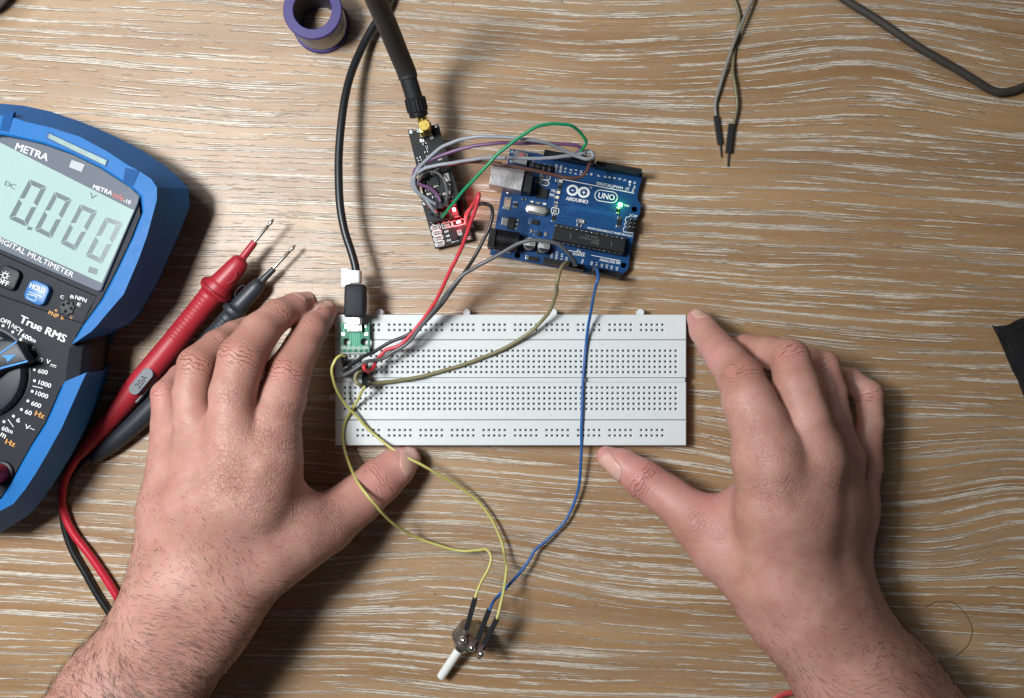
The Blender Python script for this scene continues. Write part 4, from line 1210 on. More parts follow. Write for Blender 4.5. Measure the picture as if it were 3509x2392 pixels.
# ------------------------------------------------------------------ test probes
RB = mat('black_probe_rubber', (0.026, 0.031, 0.038), 0.42, var=0.2, bump=0.2, bscale=25)
def probe(name, label, nodes_, body_m, needle, cable, rc, plate, gl, oval):
    t = thing(name, P(*needle[0][:2], 0.0) * 0.5 + P(*cable[0][:2], 0.0) * 0.5, label, 'probe')
    pts = catmull([P(u, v, z) for u, v, z, r in nodes_], 16)
    src = catmull([(u, v, r * 10) for u, v, z, r in nodes_], 16)
    rad = src[:, 2] / 10 * S * (H - pts[:, 2]) / H
    # ribs on the grip
    g0, g1, nr = gl
    arc = np.concatenate([[0], np.cumsum(np.linalg.norm(np.diff(pts, axis=0), axis=1))])
    fine = np.linspace(0, arc[-1], 420)
    P3 = np.stack([np.interp(fine, arc, pts[:, i]) for i in range(3)], 1); r3 = np.interp(fine, arc, rad)
    k0 = np.argmin(np.linalg.norm(P3 - P(*g0), axis=1)); k1 = np.argmin(np.linalg.norm(P3 - P(*g1), axis=1))
    ph = (fine - fine[k0]) / (fine[k1] - fine[k0])
    inside = (ph > 0) & (ph < 1)
    r3 = r3 + inside * 0.055 * (np.abs(np.sin(ph * math.pi * nr)) ** 0.6 - .6)
    mb = MB(); mb.ring_tube(P3, r3, 28); mb.build('handle', body_m, t, smooth=True)
    n = [P(*q) for q in needle]
    mb = MB()
    a, b_ = n[0], n[1]; ax = (a - b_); L_ = np.linalg.norm(ax); ax /= L_
    mb.lathe(b_, [(0.075, -.1), (0.075, L_ * .70), (0.055, L_ * .72), (0.055, L_ * .74), (0.095, L_ * .79), (0.085, L_ * .86), (0.0, L_)], 16, axis=ax)
    mb.build('needle', STEEL, t, smooth=40)
    mb = MB(); mb.ring_tube(catmull([P(*q) for q in cable], 10), rc, 16)
    mb.build('lead', mat(name + '_lead', (0.52, 0.018, 0.04) if body_m is RED else (0.012, 0.014, 0.014), .3, var=.08), t, smooth=True)
    # grey inlay plate following the handle
    c0, c1, zt_, w = plate
    mb = MB(); q = rrect(0, 0, 1, w, w / 2 - .001, 0, 6)
    p0 = np.array(c0); p1 = np.array(c1); d = p1 - p0; Ld = np.linalg.norm(d); nn = np.array((-d[1], d[0])) / Ld
    q = rrect(Ld / 2, 0, Ld, w, w / 2 - .5, 0, 6)
    pts2 = [p0 + d / Ld * x + nn * y for x, y in q]
    mb.prism([P(u, v, zt_) for u, v in pts2], zt_ - .3, zt_, .02); pl = mb.build('rating_plate', mat('grey_inlay', (0.13, 0.14, 0.16) if body_m is RED else (0.22, 0.24, 0.28), .5), t)
    if oval:
        mb = MB(); oc, ow, oh, oz, tilt = oval
        c_, s2 = math.cos(R(tilt)), math.sin(R(tilt))
        ring = [(oc[0] + ow * math.cos(a) * c_ - oh * math.sin(a) * s2, oc[1] + ow * math.cos(a) * s2 + oh * math.sin(a) * c_) for a in np.linspace(0, 2 * math.pi, 28, endpoint=False)]
        V = []
        for u, v in ring:
            V.append((u, v))
        pr = [P(u, v, oz(u, v)) for u, v in V]
        mb.ring_tube(pr + [pr[0]], .018, 6, cap=False); mb.build('embossed_emblem', body_m, t, smooth=True)
    return t, pl
d15 = lambda x, y, z, r: (x * 1.51, y * 1.51, z, r * 1.51)
redp, pl = probe('red_probe', 'red test probe with ribbed grip lying beside the meter, needle up', 
    [d15(578, 549, 1.25, 7.5), d15(576, 552, 1.25, 8), d15(556, 578, 1.2, 8.5), d15(551, 585, 1.2, 9), d15(547, 590, 1.2, 18), d15(538, 603, 1.2, 22), d15(503, 643, 1.15, 27), d15(497, 650, 1.15, 30), d15(492, 656, 1.1, 39), d15(486, 663, 1.1, 37), d15(481, 669, 1.1, 28), d15(470, 682, 1.1, 26), d15(395, 775, 1.0, 26), d15(325, 860, 0.95, 27), d15(240, 962, 0.85, 21), d15(195, 1016, 0.75, 14), d15(178, 1036, 0.7, 9.5)],
    RED, [(*zs(1022, 170), 1.3), (*zs(780, 460), 1.28)],
    [(272, 1558, .7), (245, 1600, .6), (222, 1650, .4), (212, 1710, .4), (222, 1765, .35), (250, 1825, .35), (310, 1905, .35), (365, 1985, .35), (405, 2050, .35), (450, 2120, .35), (520, 2250, .35), (560, 2400, .35), (590, 2560, .35)], .185,
    ((448, 1348), (517, 1266), 1.56, 40), ((*zD(478, 673), 1.1), (*zD(400, 768), 1.0), 13), ((*zs(497, 868),), 26, 14, lambda u, v: 1.60, -55))
mb = MB(); text(mb, '20A', lambda x, y: (x, y), (478, 1334), (508, 1294), 22, 1.56, .0, up=(-.8, -.62)); 
mb.build('rating_lettering', BLACK_SOFT, pl)
blkp, _ = probe('black_probe', 'black test probe with ribbed grip, half hidden under the hand beside the red one',
    [d15(622, 610, .75, 6), d15(620, 612, .75, 6.5), d15(600, 632, .72, 7.5), d15(595, 638, .7, 8), d15(590, 643, .7, 15), d15(582, 652, .7, 18), d15(545, 692, .68, 21), d15(540, 698, .68, 23), d15(535, 704, .68, 29), d15(529, 711, .68, 28), d15(524, 717, .68, 21), d15(510, 732, .66, 20), d15(447, 808, .62, 23), d15(394, 872, .6, 24.5), d15(302, 966, .58, 22), d15(255, 1006, .52, 20), d15(226, 1030, .46, 15), d15(210, 1041, .4, 12)],
    RB, [(*zs(1284, 484), .8), (*zs(1020, 765), .78)],
    [(310, 1566, .45), (268, 1610, .35), (235, 1660, .2), (217, 1730, .2), (222, 1810, .2), (250, 1890, .2), (290, 1960, .2), (335, 2040, .2), (388, 2120, .2), (450, 2230, .2), (500, 2380, .2), (530, 2540, .2)], .165,
    ((462, 1378), (535, 1290), 1.17, 14), ((*zD(520, 721), .66), (*zD(440, 800), .62), 13), ((*zs(610, 1050),), 24, 12, lambda u, v: 1.02, -50))
# ------------------------------------------------------------------ blue controller board
PCB = mat('blue_solder_mask', (0.005, 0.048, 0.155), 0.34, var=0.18, vscale=1.2, spec=.4)
TRK = mat('blue_copper_track', (0.012, 0.095, 0.27), 0.32)
CHIP = mat('black_chip_epoxy', (0.010, 0.011, 0.012), 0.55, spec=.25, var=0.2)
SILV = mat('brushed_silver', (0.52, 0.50, 0.50), 0.35, metal=0.9, var=0.25, vscale=2.5, bump=0.4, bscale=4)
TAN = mat('tan_component', (0.30, 0.24, 0.17), 0.5)
uno = thing('controller_board', P(*zA(930, 800), 0), 'blue microcontroller board with silver socket, logo print and glowing green light', 'circuit board')
zp0, zp1 = 0.34, 0.50
pc = lambda x, y: P(*zA(x, y), zp1)
outline = [(345, 92), (1782, 352), (1768, 430), (1728, 590), (1730, 650), (1766, 700), (1752, 800), (1722, 850), (1690, 1010), (1650, 1230), (1622, 1400), (1556, 1462), (1538, 1518), (120, 1242)]
mb = MB(); mb.prism(Q(zA, outline, zp1), zp0, zp1, 0.01); mb.build('board', PCB, uno)
mb = MB()
for x, y in ((1600, 1250), (330, 1180), (360, 600), (1640, 800)):
    c = pc(x, y); mb.lathe((c[0], c[1], 0), [(.3, 0.0), (.3, zp0)], 14)
build_each(mb, 'foot', BLACK_P, uno)
# holes in the board (dark discs for the shade inside, with the rim of the copper ring)
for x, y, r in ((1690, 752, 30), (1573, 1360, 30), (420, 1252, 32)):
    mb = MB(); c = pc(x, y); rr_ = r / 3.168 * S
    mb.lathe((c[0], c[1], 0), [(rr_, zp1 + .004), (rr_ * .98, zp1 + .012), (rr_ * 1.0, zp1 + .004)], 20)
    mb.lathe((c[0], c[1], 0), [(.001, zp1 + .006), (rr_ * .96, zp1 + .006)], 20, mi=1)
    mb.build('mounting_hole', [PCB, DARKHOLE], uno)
c = pc(332, 565); mb = MB(); mb.lathe((c[0], c[1], 0), [(.15, zp1), (.14, zp1 + .05), (.06, zp1 + .09), (.001, zp1 + .1)], 18); mb.build('socket_solder_tab', TIN, uno, smooth=40)
def bxp(name, q, z0, z1, m_, bev=.015, parent=None, smooth=False, mp=None):
    mb = MB(); mb.prism(Q(mp or zA, q, z1), z0, z1, bev); return mb.build(name, m_, parent or uno, smooth=smooth)
usb = bxp('usb_socket', [(148, 272), (508, 322), (462, 556), (112, 482)], zp1, zp1 + 1.1, SILV, .03)
bxp('socket_shroud', [(508, 322), (600, 338), (560, 572), (466, 556)], zp1, zp1 + .95, BLACK_P)
bt_ = bxp('reset_button', [(402, 108), (545, 143), (520, 272), (378, 240)], zp1, zp1 + .42, mat('grey_button_frame', (0.22, 0.22, 0.22), .4, metal=.3), .03)
mb = MB(); c = P(*zA(466, 178), zp1 + .42); mb.lathe((c[0], c[1], 0), [(.15, zp1 + .42), (.15, zp1 + .55), (.12, zp1 + .58), (.001, zp1 + .58)], 20)
mb.build('button_cap', mat('pink_cap', (0.52, 0.13, 0.14), .4), bt_, smooth=40)
for q in ([(362, 112), (400, 120), (392, 152), (356, 144)], [(345, 215), (378, 222), (372, 250), (340, 243)]):
    bxp('button_leg', q, zp1, zp1 + .06, TIN)
# header strips along both edges, one socket row each
def header(name, a, b_, n, w, zt_=1.36, hole=.045):
    a = np.array(a, float); b_ = np.array(b_, float); d = (b_ - a) / np.linalg.norm(b_ - a); nn = np.array((-d[1], d[0]))
    q = [a + nn * w / 2, b_ + nn * w / 2, b_ - nn * w / 2, a - nn * w / 2]
    h_ = bxp(name, [tuple(x) for x in q], zp1, zt_, BLACK_P, .012)
    pitch = np.linalg.norm(b_ - a) / n
    for k in range(n):
        c = a + d * pitch * (k + .5); c = P(*zA(*c), zt_)
        mb = MB(); ang = math.atan2(-d[1], d[0])
        cs, sn = math.cos(ang), math.sin(ang)
        v = [np.array([c[0] + (i * cs - j * sn) * hole, c[1] + (i * sn + j * cs) * hole, zt_ + .003]) for i, j in ((-1, -1), (1, -1), (1, 1), (-1, 1))]
        mb.flat(v); mb.build('contact_slot', mat('slot_black', (0.002, 0.002, 0.002), .8), h_)
    return h_
header('pin_header', (712, 128), (1262, 226), 10, 56)
header('pin_header', (1282, 250), (1772, 338), 8, 52)
header('pin_header', (705, 1296), (1150, 1385), 8, 56)
header('pin_header', (1232, 1410), (1548, 1470), 6, 60)
# boot-loader pin block
ps = bxp('pin_block', [(560, 232), (815, 282), (800, 345), (545, 295)], zp1, zp1 + .25, BLACK_P)
for i in range(4):
    for j in range(2):
        c = P(*zA(590 + 60 * i - 8 * j, 262 + 12 * i + 36 * j), .75); mb = MB(); mb.rod(c, c + np.array([0, 0, .5]), .06); mb.build('header_pin', TIN, ps)
ps = bxp('pin_block', [(1628, 845), (1712, 862), (1688, 1000), (1604, 984)], zp1, zp1 + .25, BLACK_P)
for i in range(2):
    for j in range(3):
        c = P(*zA(1642 + 40 * i - 8 * j, 876 + 8 * i + 40 * j), .75); mb = MB(); mb.rod(c, c + np.array([.0, 0, .6]), .06); mb.build('header_pin', STEEL, ps)
# chips
dip = bxp('dip_chip', [(832, 940), (1600, 1090), (1575, 1225), (800, 1078)], zp1 + .25, zp1 + .72, CHIP, .03)
bxp('chip_socket', [(838, 905), (1610, 1058), (1572, 1255), (795, 1100)], zp1, zp1 + .38, BLACK_P, .02)
for k in range(14):
    for x, y in ((850 + 55.3 * k, 928 + 10.9 * k), (815 + 55.6 * k, 1100 + 10.3 * k)):
        mb = MB(); mb.prism(Q(zA, rrect(x, y, 32, 10, 3, R(11)), zp1 + .42), zp1 + .38, zp1 + .43, .004); mb.build('chip_leg', TIN, dip)
FAINT = mat('faint_laser_print', (0.10, 0.095, 0.09), .5)
mb = MB(); zz = zp1 + .72
text(mb, 'ATMEGA328P', zA, (1085, 1065), (1310, 1108), 26, zz, 0); text(mb, 'PU 1038', zA, (1160, 1045), (1290, 1068), 20, zz, 0); text(mb, 'ATMEL', zA, (1215, 1120), (1310, 1140), 26, zz, .02)
for cx, cy in ((985, 1040), (1430, 1125)): mb.stroke(Q(zA, [(cx + 14 * math.cos(a), cy + 30 * math.sin(a)) for a in np.linspace(-1.2, 1.2, 8)], zz), .03, zz, .004)
build_each(mb, 'chip_lettering', FAINT, dip)
bxp('interface_chip', [(642, 512), (758, 530), (742, 640), (625, 620)], zp1, zp1 + .10, CHIP)
def smd(q, m_=TAN, ends=True, z=.06, horiz=True):
    """small component with metal ends; q = cx, cy, length, width, angle"""
    cx, cy, L_, w, ang = q
    h_ = bxp('surface_component', rrect(cx, cy, L_, w, 2, R(ang)), zp1, zp1 + z, m_, .008)
    if ends:
        for s_ in (-1, 1):
            ex = cx + s_ * L_ * .42 * math.cos(R(ang)); ey = cy + s_ * L_ * .42 * math.sin(R(ang))
            bxp('end_cap', rrect(ex, ey, L_ * .24, w * 1.08, 2, R(ang)), zp1, zp1 + z + .01, TIN, .006, parent=h_)
smd((312, 685, 130, 70, 100)); smd((495, 642, 45, 20, 12), CHIP)
smd((580, 668, 42, 18, 12), SILK); smd((648, 682, 42, 18, 12)); smd((715, 692, 48, 20, 12), SILK)
for x, y in ((890, 445), (865, 567), (852, 620)): smd((x, y, 55, 30, 12), mat('pale_led', (.75, .72, .55), .3))
smd((880, 510, 70, 40, 100), CHIP); smd((845, 678, 40, 24, 10)); smd((838, 715, 40, 20, 10)); smd((1524, 892, 110, 42, 98), CHIP); smd((1515, 768, 70, 34, 98), CHIP)
smd((815, 845, 75, 36, 98), CHIP); smd((572, 988, 40, 24, 98)); smd((728, 1020, 40, 24, 98)); smd((1092, 1203, 36, 18, 10)); smd((1112, 880, 84, 40, 12), mat('grey_part', (.28, .27, .25), .4)); smd((1095, 922, 50, 34, 12), CHIP); smd((400, 700, 60, 44, 100), CHIP); smd((830, 768, 52, 40, 98), mat('grey_part', (.28, .27, .25), .4))
smd((580, 1285, 150, 50, 10), CHIP, ends=False); bxp('end_cap', [(515, 1245), (548, 1250), (540, 1300), (508, 1294)], zp1, zp1 + .1, TIN)
# crystal
mb = MB(); mb.prism(Q(zA, rrect(638, 758, 255, 112, 54, R(12), 8), .6), zp1, .58, .03); mb.build('crystal_flange', STEEL, uno, smooth=50)
mb = MB(); mb.prism(Q(zA, rrect(635, 752, 222, 84, 41, R(12), 8), .85), .58, .86, .05); mb.build('crystal_can', mat('crystal_silver', (.66, .64, .60), .3, metal=.8), uno, smooth=50)
# regulator and small chips with pins
rg2 = bxp('regulator', [(325, 832), (402, 846), (380, 968), (302, 955)], zp1, zp1 + .18, CHIP)
bxp('regulator_tab', [(258, 838), (326, 850), (306, 932), (243, 920)], zp1, zp1 + .06, TIN, parent=rg2)
for k in range(3): bxp('regulator_leg', rrect(420 - 8 * k, 868 + 46 * k, 42, 26, 6, R(10)), zp1, zp1 + .05, TIN, parent=rg2)
rg3 = bxp('small_chip', [(585, 858), (660, 872), (652, 922), (576, 908)], zp1, zp1 + .1, CHIP)
for k in range(3): bxp('chip_leg', rrect(568 - 3 * k, 862 + 22 * k, 36, 10, 3, R(10)), zp1, zp1 + .05, TIN, parent=rg3)
rg4 = bxp('small_chip', [(645, 990), (682, 996), (674, 1046), (636, 1040)], zp1, zp1 + .1, CHIP)
for k in range(3): bxp('chip_leg', rrect(622 - 4 * k, 992 + 20 * k, 34, 10, 3, R(10)), zp1, zp1 + .05, TIN, parent=rg4)
# power jack
jk = bxp('power_jack', [(122, 948), (196, 960), (172, 1162), (92, 1148)], zp0 - .1, zp1 + 1.05, BLACK_P, .03)
mb = MB(); a = P(*zA(180, 1070), 1.0); b_ = P(*zA(430, 1108), 1.0)
mb.ring_tube([a, b_, b_ + (b_ - a) * .02], [.46, .46, .40], 24); mb.prism(Q(zA, [(196, 985), (470, 1030), (440, 1190), (172, 1155)], .9), zp1, .9, .03)
mb.build('jack_barrel', BLACK_P, jk, smooth=40)
for x, y in ((320, 1215), (195, 1190)):
    mb = MB(); mb.prism(Q(zA, rrect(x, y, 70, 30, 12, R(12)), .6), zp1, zp1 + .06, .02); mb.build('jack_solder_tab', TIN, jk)
# capacitors
for (x, y) in ((552, 1122), (708, 1152)):
    c = P(*zA(x, y), 1.1); r_ = 68 / 3.168 * S * (H - 1.1) / H
    mb = MB(); mb.lathe((c[0], c[1], 0), [(r_ * .98, zp1 + .06), (r_, .7), (r_, 1.02), (r_ * .93, 1.08), (.001, 1.09)], 32)
    cp = mb.build('capacitor', mat('capacitor_can', (.62, .62, .61), .3, metal=.75), uno, smooth=35)
    mb = MB(); mb.prism([(c[0] - r_ * 1.05, c[1] - r_ * 1.05), (c[0] + r_ * 1.05, c[1] - r_ * 1.05), (c[0] + r_ * 1.05, c[1] + r_ * 1.05), (c[0] - r_ * 1.05, c[1] + r_ * 1.05)], zp1, zp1 + .06, .01); mb.build('capacitor_base', BLACK_P, cp)
    mb = MB(); mb.flat([np.array([c[0] + r_ * .9 * math.cos(a), c[1] + r_ * .9 * math.sin(a), 1.096]) for a in np.linspace(R(195), R(330), 14)]); mb.build('polarity_mark', CHIP, cp)
    mb = MB(); text(mb, '47', zA, (x - 45, y - 30), (x - 5, y - 22), 30, 1.09, .02); text(mb, '25V', zA, (x - 10, y - 18), (x + 50, y - 8), 26, 1.09, .02); text(mb, 'VT', zA, (x + 2, y + 14), (x + 50, y + 22), 24, 1.09, .02)
    build_each(mb, 'capacitor_lettering', CHIP, cp)
# green power light
GL = mat('green_glow', (0.3, 1.0, 0.3), 0.3, emit=(0.10, 1.0, 0.12), estr=30)
bxp('led', rrect(1540, 700, 46, 34, 4, R(12)), zp1, zp1 + .07, GL, .01)
bxp('led_lens', rrect(1540, 700, 20, 18, 4, R(12)), zp1 + .07, zp1 + .10, mat('green_white_glow', (1, 1, 1), .3, emit=(.75, 1, .75), estr=30), .004)
gl = bpy.data.lights.new('green_led_light', 'POINT'); gl.energy = 12; gl.color = (.1, 1, .12); gl.shadow_soft_size = .05
go = bpy.data.objects.new('green_led_light', gl); scene.collection.objects.link(go); go.location = P(*zA(1540, 700), zp1 + .35)
# copper tracks
mb = MB()
rt = random.Random(3)
for k in range(26):
    x, y = rt.uniform(560, 1500), rt.uniform(640, 900)
    pts = [(x, y)]
    for j in range(rt.randint(2, 4)):
        a = R(12 + rt.choice([0, 45, 90, -45, 180])); l = rt.uniform(30, 120); x += l * math.cos(a); y += l * math.sin(a); 
        if 480 < x < 1560 and 600 < y < 930: pts.append((x, y))
        else: break
    if len(pts) > 1: mb.stroke(Q(zA, pts, zp1), .028, zp1, .003 + .0002 * k)
for k in range(5): mb.stroke(Q(zA, [(930, 690 + 12 * k), (1200 + 20 * k, 740 + 12 * k), (1500, 795 + 10 * k)], zp1), .022, zp1, .004)
for k in range(9): mb.stroke(Q(zA, [(560 + 8 * k, 860 + 8 * k), (545 + 14 * k, 1040), (600 + 14 * k, 1120)], zp1), .022, zp1, .0045 + .0001 * k)
mb.build('copper_track', TRK, uno)
# white printing
mb = MB(); z = zp1
def tx(st, p0, p1, h_, b_=.02, up=None): text(mb, st, zA, p0, p1, h_, z, b_, up=up)
mb.stroke(Q(zA, [(910, 426), (1690, 578)], z), .035, z)
def ring_logo(cx, cy, r): mb.stroke(Q(zA, circ(cx, cy, r, 32, r * .92), z), .10, z, .008, closed=True)
ring_logo(1020, 545, 53); ring_logo(1142, 568, 53)
mb.stroke(Q(zA, [(1003, 543), (1037, 549)], z), .04, z, .009); mb.stroke(Q(zA, [(1124, 566), (1162, 572)], z), .04, z, .009); mb.stroke(Q(zA, [(1145, 550), (1139, 588)], z), .04, z, .0095)
tx('ARDUINO', (945, 650), (1182, 690), 38, .045); tx('TM', (1200, 520), (1228, 526), 14)
mb.stroke(Q(zA, rrect(1384, 612, 245, 118, 58, R(9), 8), z), .035, z, .008, closed=True); tx('UNO', (1296, 628), (1470, 655), 62, .02)
tx('DIGITAL(PWM  )', (1280, 482), (1600, 545), 30, .02); tx('ON', (1580, 718), (1628, 728), 24, .02); tx('L', (828, 448), (848, 452), 30, .03); tx('TX', (785, 562), (828, 568), 30, .03); tx('RX', (772, 606), (820, 614), 30, .03)
tx('WWW.ARDUINO.CC MADE IN ITALY', (1178, 962), (1672, 1055), 22, .02)
tx('POWER', (1022, 1250), (1150, 1268), 30, .025); mb.stroke(Q(zA, [(955, 1195), (1158, 1230)], z), .03, z); tx('ANALOG IN', (1308, 1312), (1530, 1350), 30, .025); mb.stroke(Q(zA, [(1225, 1250), (1540, 1312)], z), .03, z)
tx('ICSP', (1640, 828), (1720, 842), 24, .02)
for st, x, y, w in (('GND', 888, 358, 82), ('13', 942, 350, 46), ('12', 1000, 362, 46), ('11', 1055, 372, 46), ('10', 1112, 380, 46), ('9', 1168, 385, 22), ('8', 1226, 386, 22), ('7', 1306, 402, 22), ('6', 1376, 412, 22), ('5', 1424, 420, 22), ('4', 1478, 428, 22), ('3', 1534, 438, 22), ('2', 1588, 450, 22), ('1', 1645, 468, 22), ('0', 1696, 478, 22), ('AREF', 838, 350, 84)):
    text(mb, st, zA, (x + 8, y), (x + 8 + w * .17, y - w), 26, z, .02)
for st, x, y, w in (('IOREF', 795, 1290, 70), ('RESET', 848, 1300, 90), ('3.3V', 905, 1305, 72), ('5V', 960, 1310, 40), ('Vin', 1130, 1345, 48), ('A0', 1232, 1362, 40), ('A1', 1285, 1372, 40), ('A2', 1342, 1385, 40), ('A3', 1396, 1396, 40), ('A4', 1448, 1408, 40), ('A5', 1505, 1420, 40)):
    text(mb, st, zA, (x + 4, y), (x + 4 + w * .17, y - w), 26, z, .02)
text(mb, 'TX', zA, (1630, 552), (1638, 515), 24, z, .02); text(mb, 'RX', zA, (1684, 566), (1692, 530), 24, z, .02)
for x, y, s_ in ((1638, 490, -1), (1690, 505, 1)):
    mb.stroke(Q(zA, [(x, y + 16), (x + 4, y - 16)], z), .025, z); mb.stroke(Q(zA, [(x - 12 + 2, y - 16 * -s_ - 10 * s_), (x + 2 * s_, y + 16 * s_), (x + 14, y - 16 * -s_ - 10 * s_)], z), .025, z, .008)
# doubled rounded outlines of the two by two pads
mb.stroke(Q(zA, rrect(722, 402, 112, 56, 27, R(10), 6), z), .03, z, .006, closed=True); mb.stroke(Q(zA, rrect(708, 462, 112, 56, 27, R(10), 6), z), .03, z, .007, closed=True)
tx('JP2', (628, 470), (640, 425), 22, .02)
mb.stroke(Q(zA, rrect(830, 768, 80, 64, 18, R(10), 5), z), .03, z, .008, closed=True)
mb.stroke(Q(zA, [(1640, 832), (1602, 838), (1590, 870), (1606, 892), (1580, 912), (1598, 940), (1570, 960), (1572, 995), (1680, 1012)], z), .03, z)
build_each(mb, 'silkscreen', SILK, uno)
for x, y in ((692, 397), (748, 410), (680, 456), (736, 468)):
    mb = MB(); c = pc(x, y); mb.lathe((c[0], c[1], 0), [(.001, z + .010), (.05, z + .010), (.05, z + .004)], 14, mi=1); mb.lathe((c[0], c[1], 0), [(.05, z + .011), (.085, z + .011), (.085, z + .002)], 16); mb.build('solder_pad', [TIN, DARKHOLE], uno)

# ------------------------------------------------------------------ radio module on its adapter, aerial on its socket
PB = mat('black_solder_mask', (0.006, 0.006, 0.006), 0.4, var=.2, spec=.3)
za0 = 0.42
ada = thing('adapter_board', P(*zr(670, 1170), 0), 'small black adapter board with glowing red lights under the radio module', 'circuit board')
mb = MB(); mb.prism(Q(zr, [(416, 985), (800, 905), (925, 1355), (552, 1448)], za0), za0 - .16, za0, .008); mb.build('board', PB, ada)
mb = MB(); mb.prism(Q(zr, [(440, 1020), (620, 980), (660, 1160), (505, 1190)], .2), 0, za0 - .16); mb.build('solder_side_pins', TIN, ada)
sk = MB(); sk.prism(Q(zr, [(488, 1055), (760, 1000), (790, 1120), (510, 1185)], 1.0), za0, 1.0, .015); sk = sk.build('module_socket', BLACK_P, ada)
def bq(name, q, z0, z1, m_, par, bev=.01): 
    mb = MB(); mb.prism(Q(zr, q, z1), z0, z1, bev); return mb.build(name, m_, par)
ang = -13
SK = mb = MB()
for k in range(4):
    y = 1240 + 52 * k; x = 555 + 14 * k
    mb.stroke(Q(zr, rrect(x, y, 96, 46, 20, R(ang), 5), za0), .035, za0, .006 + .0003 * k, closed=True)
mb.stroke(Q(zr, rrect(667, 1212, 96, 52, 8, R(ang), 3), za0), .035, za0, .006, closed=True)
mb.stroke(Q(zr, rrect(782, 1188, 120, 54, 8, R(ang), 3), za0), .03, za0, .006, closed=True)
mb.stroke(Q(zr, [(505, 1190), (800, 1125)], za0), .03, za0); mb.stroke(Q(zr, [(710, 1385), (785, 1362)], za0), .03, za0)
for x, y in ((530, 1200), (582, 1190), (635, 1172), (682, 1160)): mb.stroke(Q(zr, rrect(x, y, 14, 20, 5, R(ang), 3), za0), .025, za0, .007, closed=True)
text(mb, 'VCC', zr, (850, 1362), (905, 1348), 26, za0, .02); build_each(mb, 'silkscreen', SILK, ada)
for x, y, w in ((550, 1242, 80), (572, 1290, 80), (588, 1345, 80), (600, 1398, 80), (665, 1215, 56)):
    h_ = bq('surface_component', rrect(x, y, w, 28, 3, R(ang)), za0, za0 + .07, mat('grey_part', (.28, .27, .25), .4), ada)
    for s_ in (-1, 1): bq('end_cap', rrect(x + s_ * w * .42 * math.cos(R(ang)), y + s_ * w * .42 * math.sin(R(ang)), w * .24, 30, 3, R(ang)), za0, za0 + .08, TIN, h_)
rg5 = bq('regulator', [(692, 1270), (750, 1256), (782, 1352), (722, 1368)], za0, za0 + .16, CHIP, ada)
for k in range(3): bq('regulator_leg', rrect(662 + 12 * k, 1276 + 44 * k, 44, 24, 5, R(ang)), za0, za0 + .05, TIN, rg5)
bq('regulator_tab', rrect(790, 1290, 52, 60, 4, R(ang)), za0, za0 + .05, TIN, rg5)
REDG = mat('red_glow', (1, .1, .1), .3, emit=(1.0, .05, .06), estr=5)
REDW = mat('red_white_glow', (1, 1, 1), .3, emit=(1.0, .50, .52), estr=16)
for x, y, w, hh in ((738, 1060, 34, 44), (782, 1182, 50, 24)):
    zl = 1.02 if y < 1100 else za0 + .01
    l_ = bq('led', rrect(x, y, w, hh, 8, R(ang)), za0, zl + .05, REDG, ada); bq('led_lens', rrect(x - 2, y, w * .75, hh * .7, 5, R(ang)), zl + .05, zl + .07, REDW, l_, .004)
    l = bpy.data.lights.new('red_led_light', 'POINT'); l.energy = 55; l.color = (1, .04, .05); l.shadow_soft_size = .08
    lo_ = bpy.data.objects.new('red_led_light', l); scene.collection.objects.link(lo_); lo_.location = P(*zr(x, y), zl + .4)
mb = MB(); mb.prism(Q(zr, rrect(448, 996, 40, 40, 19, 0, 5), za0 + .01), za0, za0 + .012, .003); mb.build('solder_pad', TIN, ada)
mb = MB(); a_ = [(862, 1130), (905, 1118), (935, 1230), (890, 1245)]; mb.prism(Q(zr, a_, 1.1), za0 - .1, 1.05, .01); mb.build('power_pins', BLACK_P, ada)

zr0 = 1.62
rad_ = thing('radio_module', P(*zr(560, 620), za0), 'narrow black radio circuit board with a gold aerial socket at its top', 'circuit board')
mb = MB(); mb.prism(Q(zr, [(280, 275), (328, 262), (345, 285), (378, 262), (540, 222), (548, 238), (580, 208), (798, 955), (462, 1035)], zr0), zr0 - .16, zr0, .008); mb.build('board', PB, rad_)
mb = MB(); mb.prism(Q(zr, [(500, 990), (740, 935), (765, 1005), (520, 1058)], zr0 - .17), 1.003, zr0 - .17, .01); mb.build('pin_strip', BLACK_P, rad_)
r2 = random.Random(5); A2 = -15
parts_ = [(445, 408, 40, 18), (470, 448, 18, 44), (462, 492, 36, 18), (388, 548, 34, 20), (400, 572, 36, 18), (480, 530, 30, 16), (600, 565, 42, 18), (405, 610, 34, 20), (465, 632, 36, 16), (560, 672, 30, 22), (640, 678, 40, 20), (528, 705, 38, 40), (458, 785, 40, 20), (558, 830, 44, 18), (680, 815, 40, 22), (470, 870, 36, 20), (490, 905, 40, 22), (640, 905, 30, 26), (695, 890, 20, 34), (710, 935, 32, 18), (540, 935, 40, 20), (590, 910, 26, 26), (600, 645, 30, 16), (430, 740, 30, 20), (520, 640, 26, 16)]
for x, y, w, hh in parts_:
    mb = MB(); mb.prism(Q(zr, rrect(x, y, w * .5, hh, 2, R(A2)), zr0 + .06), zr0, zr0 + .06, .005)
    o_ = mb.build('surface_component', TAN if r2.random() < .4 else CHIP, rad_)
    for s_ in (-1, 1): bq('end_cap', rrect(x + s_ * w * .38 * math.cos(R(A2)), y + s_ * w * .38 * math.sin(R(A2)), w * .3, hh, 2, R(A2)), zr0, zr0 + .05, TIN, o_, .004)
bq('radio_chip', rrect(545, 780, 82, 82, 3, R(A2)), zr0, zr0 + .09, CHIP, rad_)
xt = bq('crystal', rrect(665, 742, 52, 84, 6, R(A2)), zr0, zr0 + .09, mat('crystal_silver', (.66, .64, .60), .3, metal=.8), rad_)
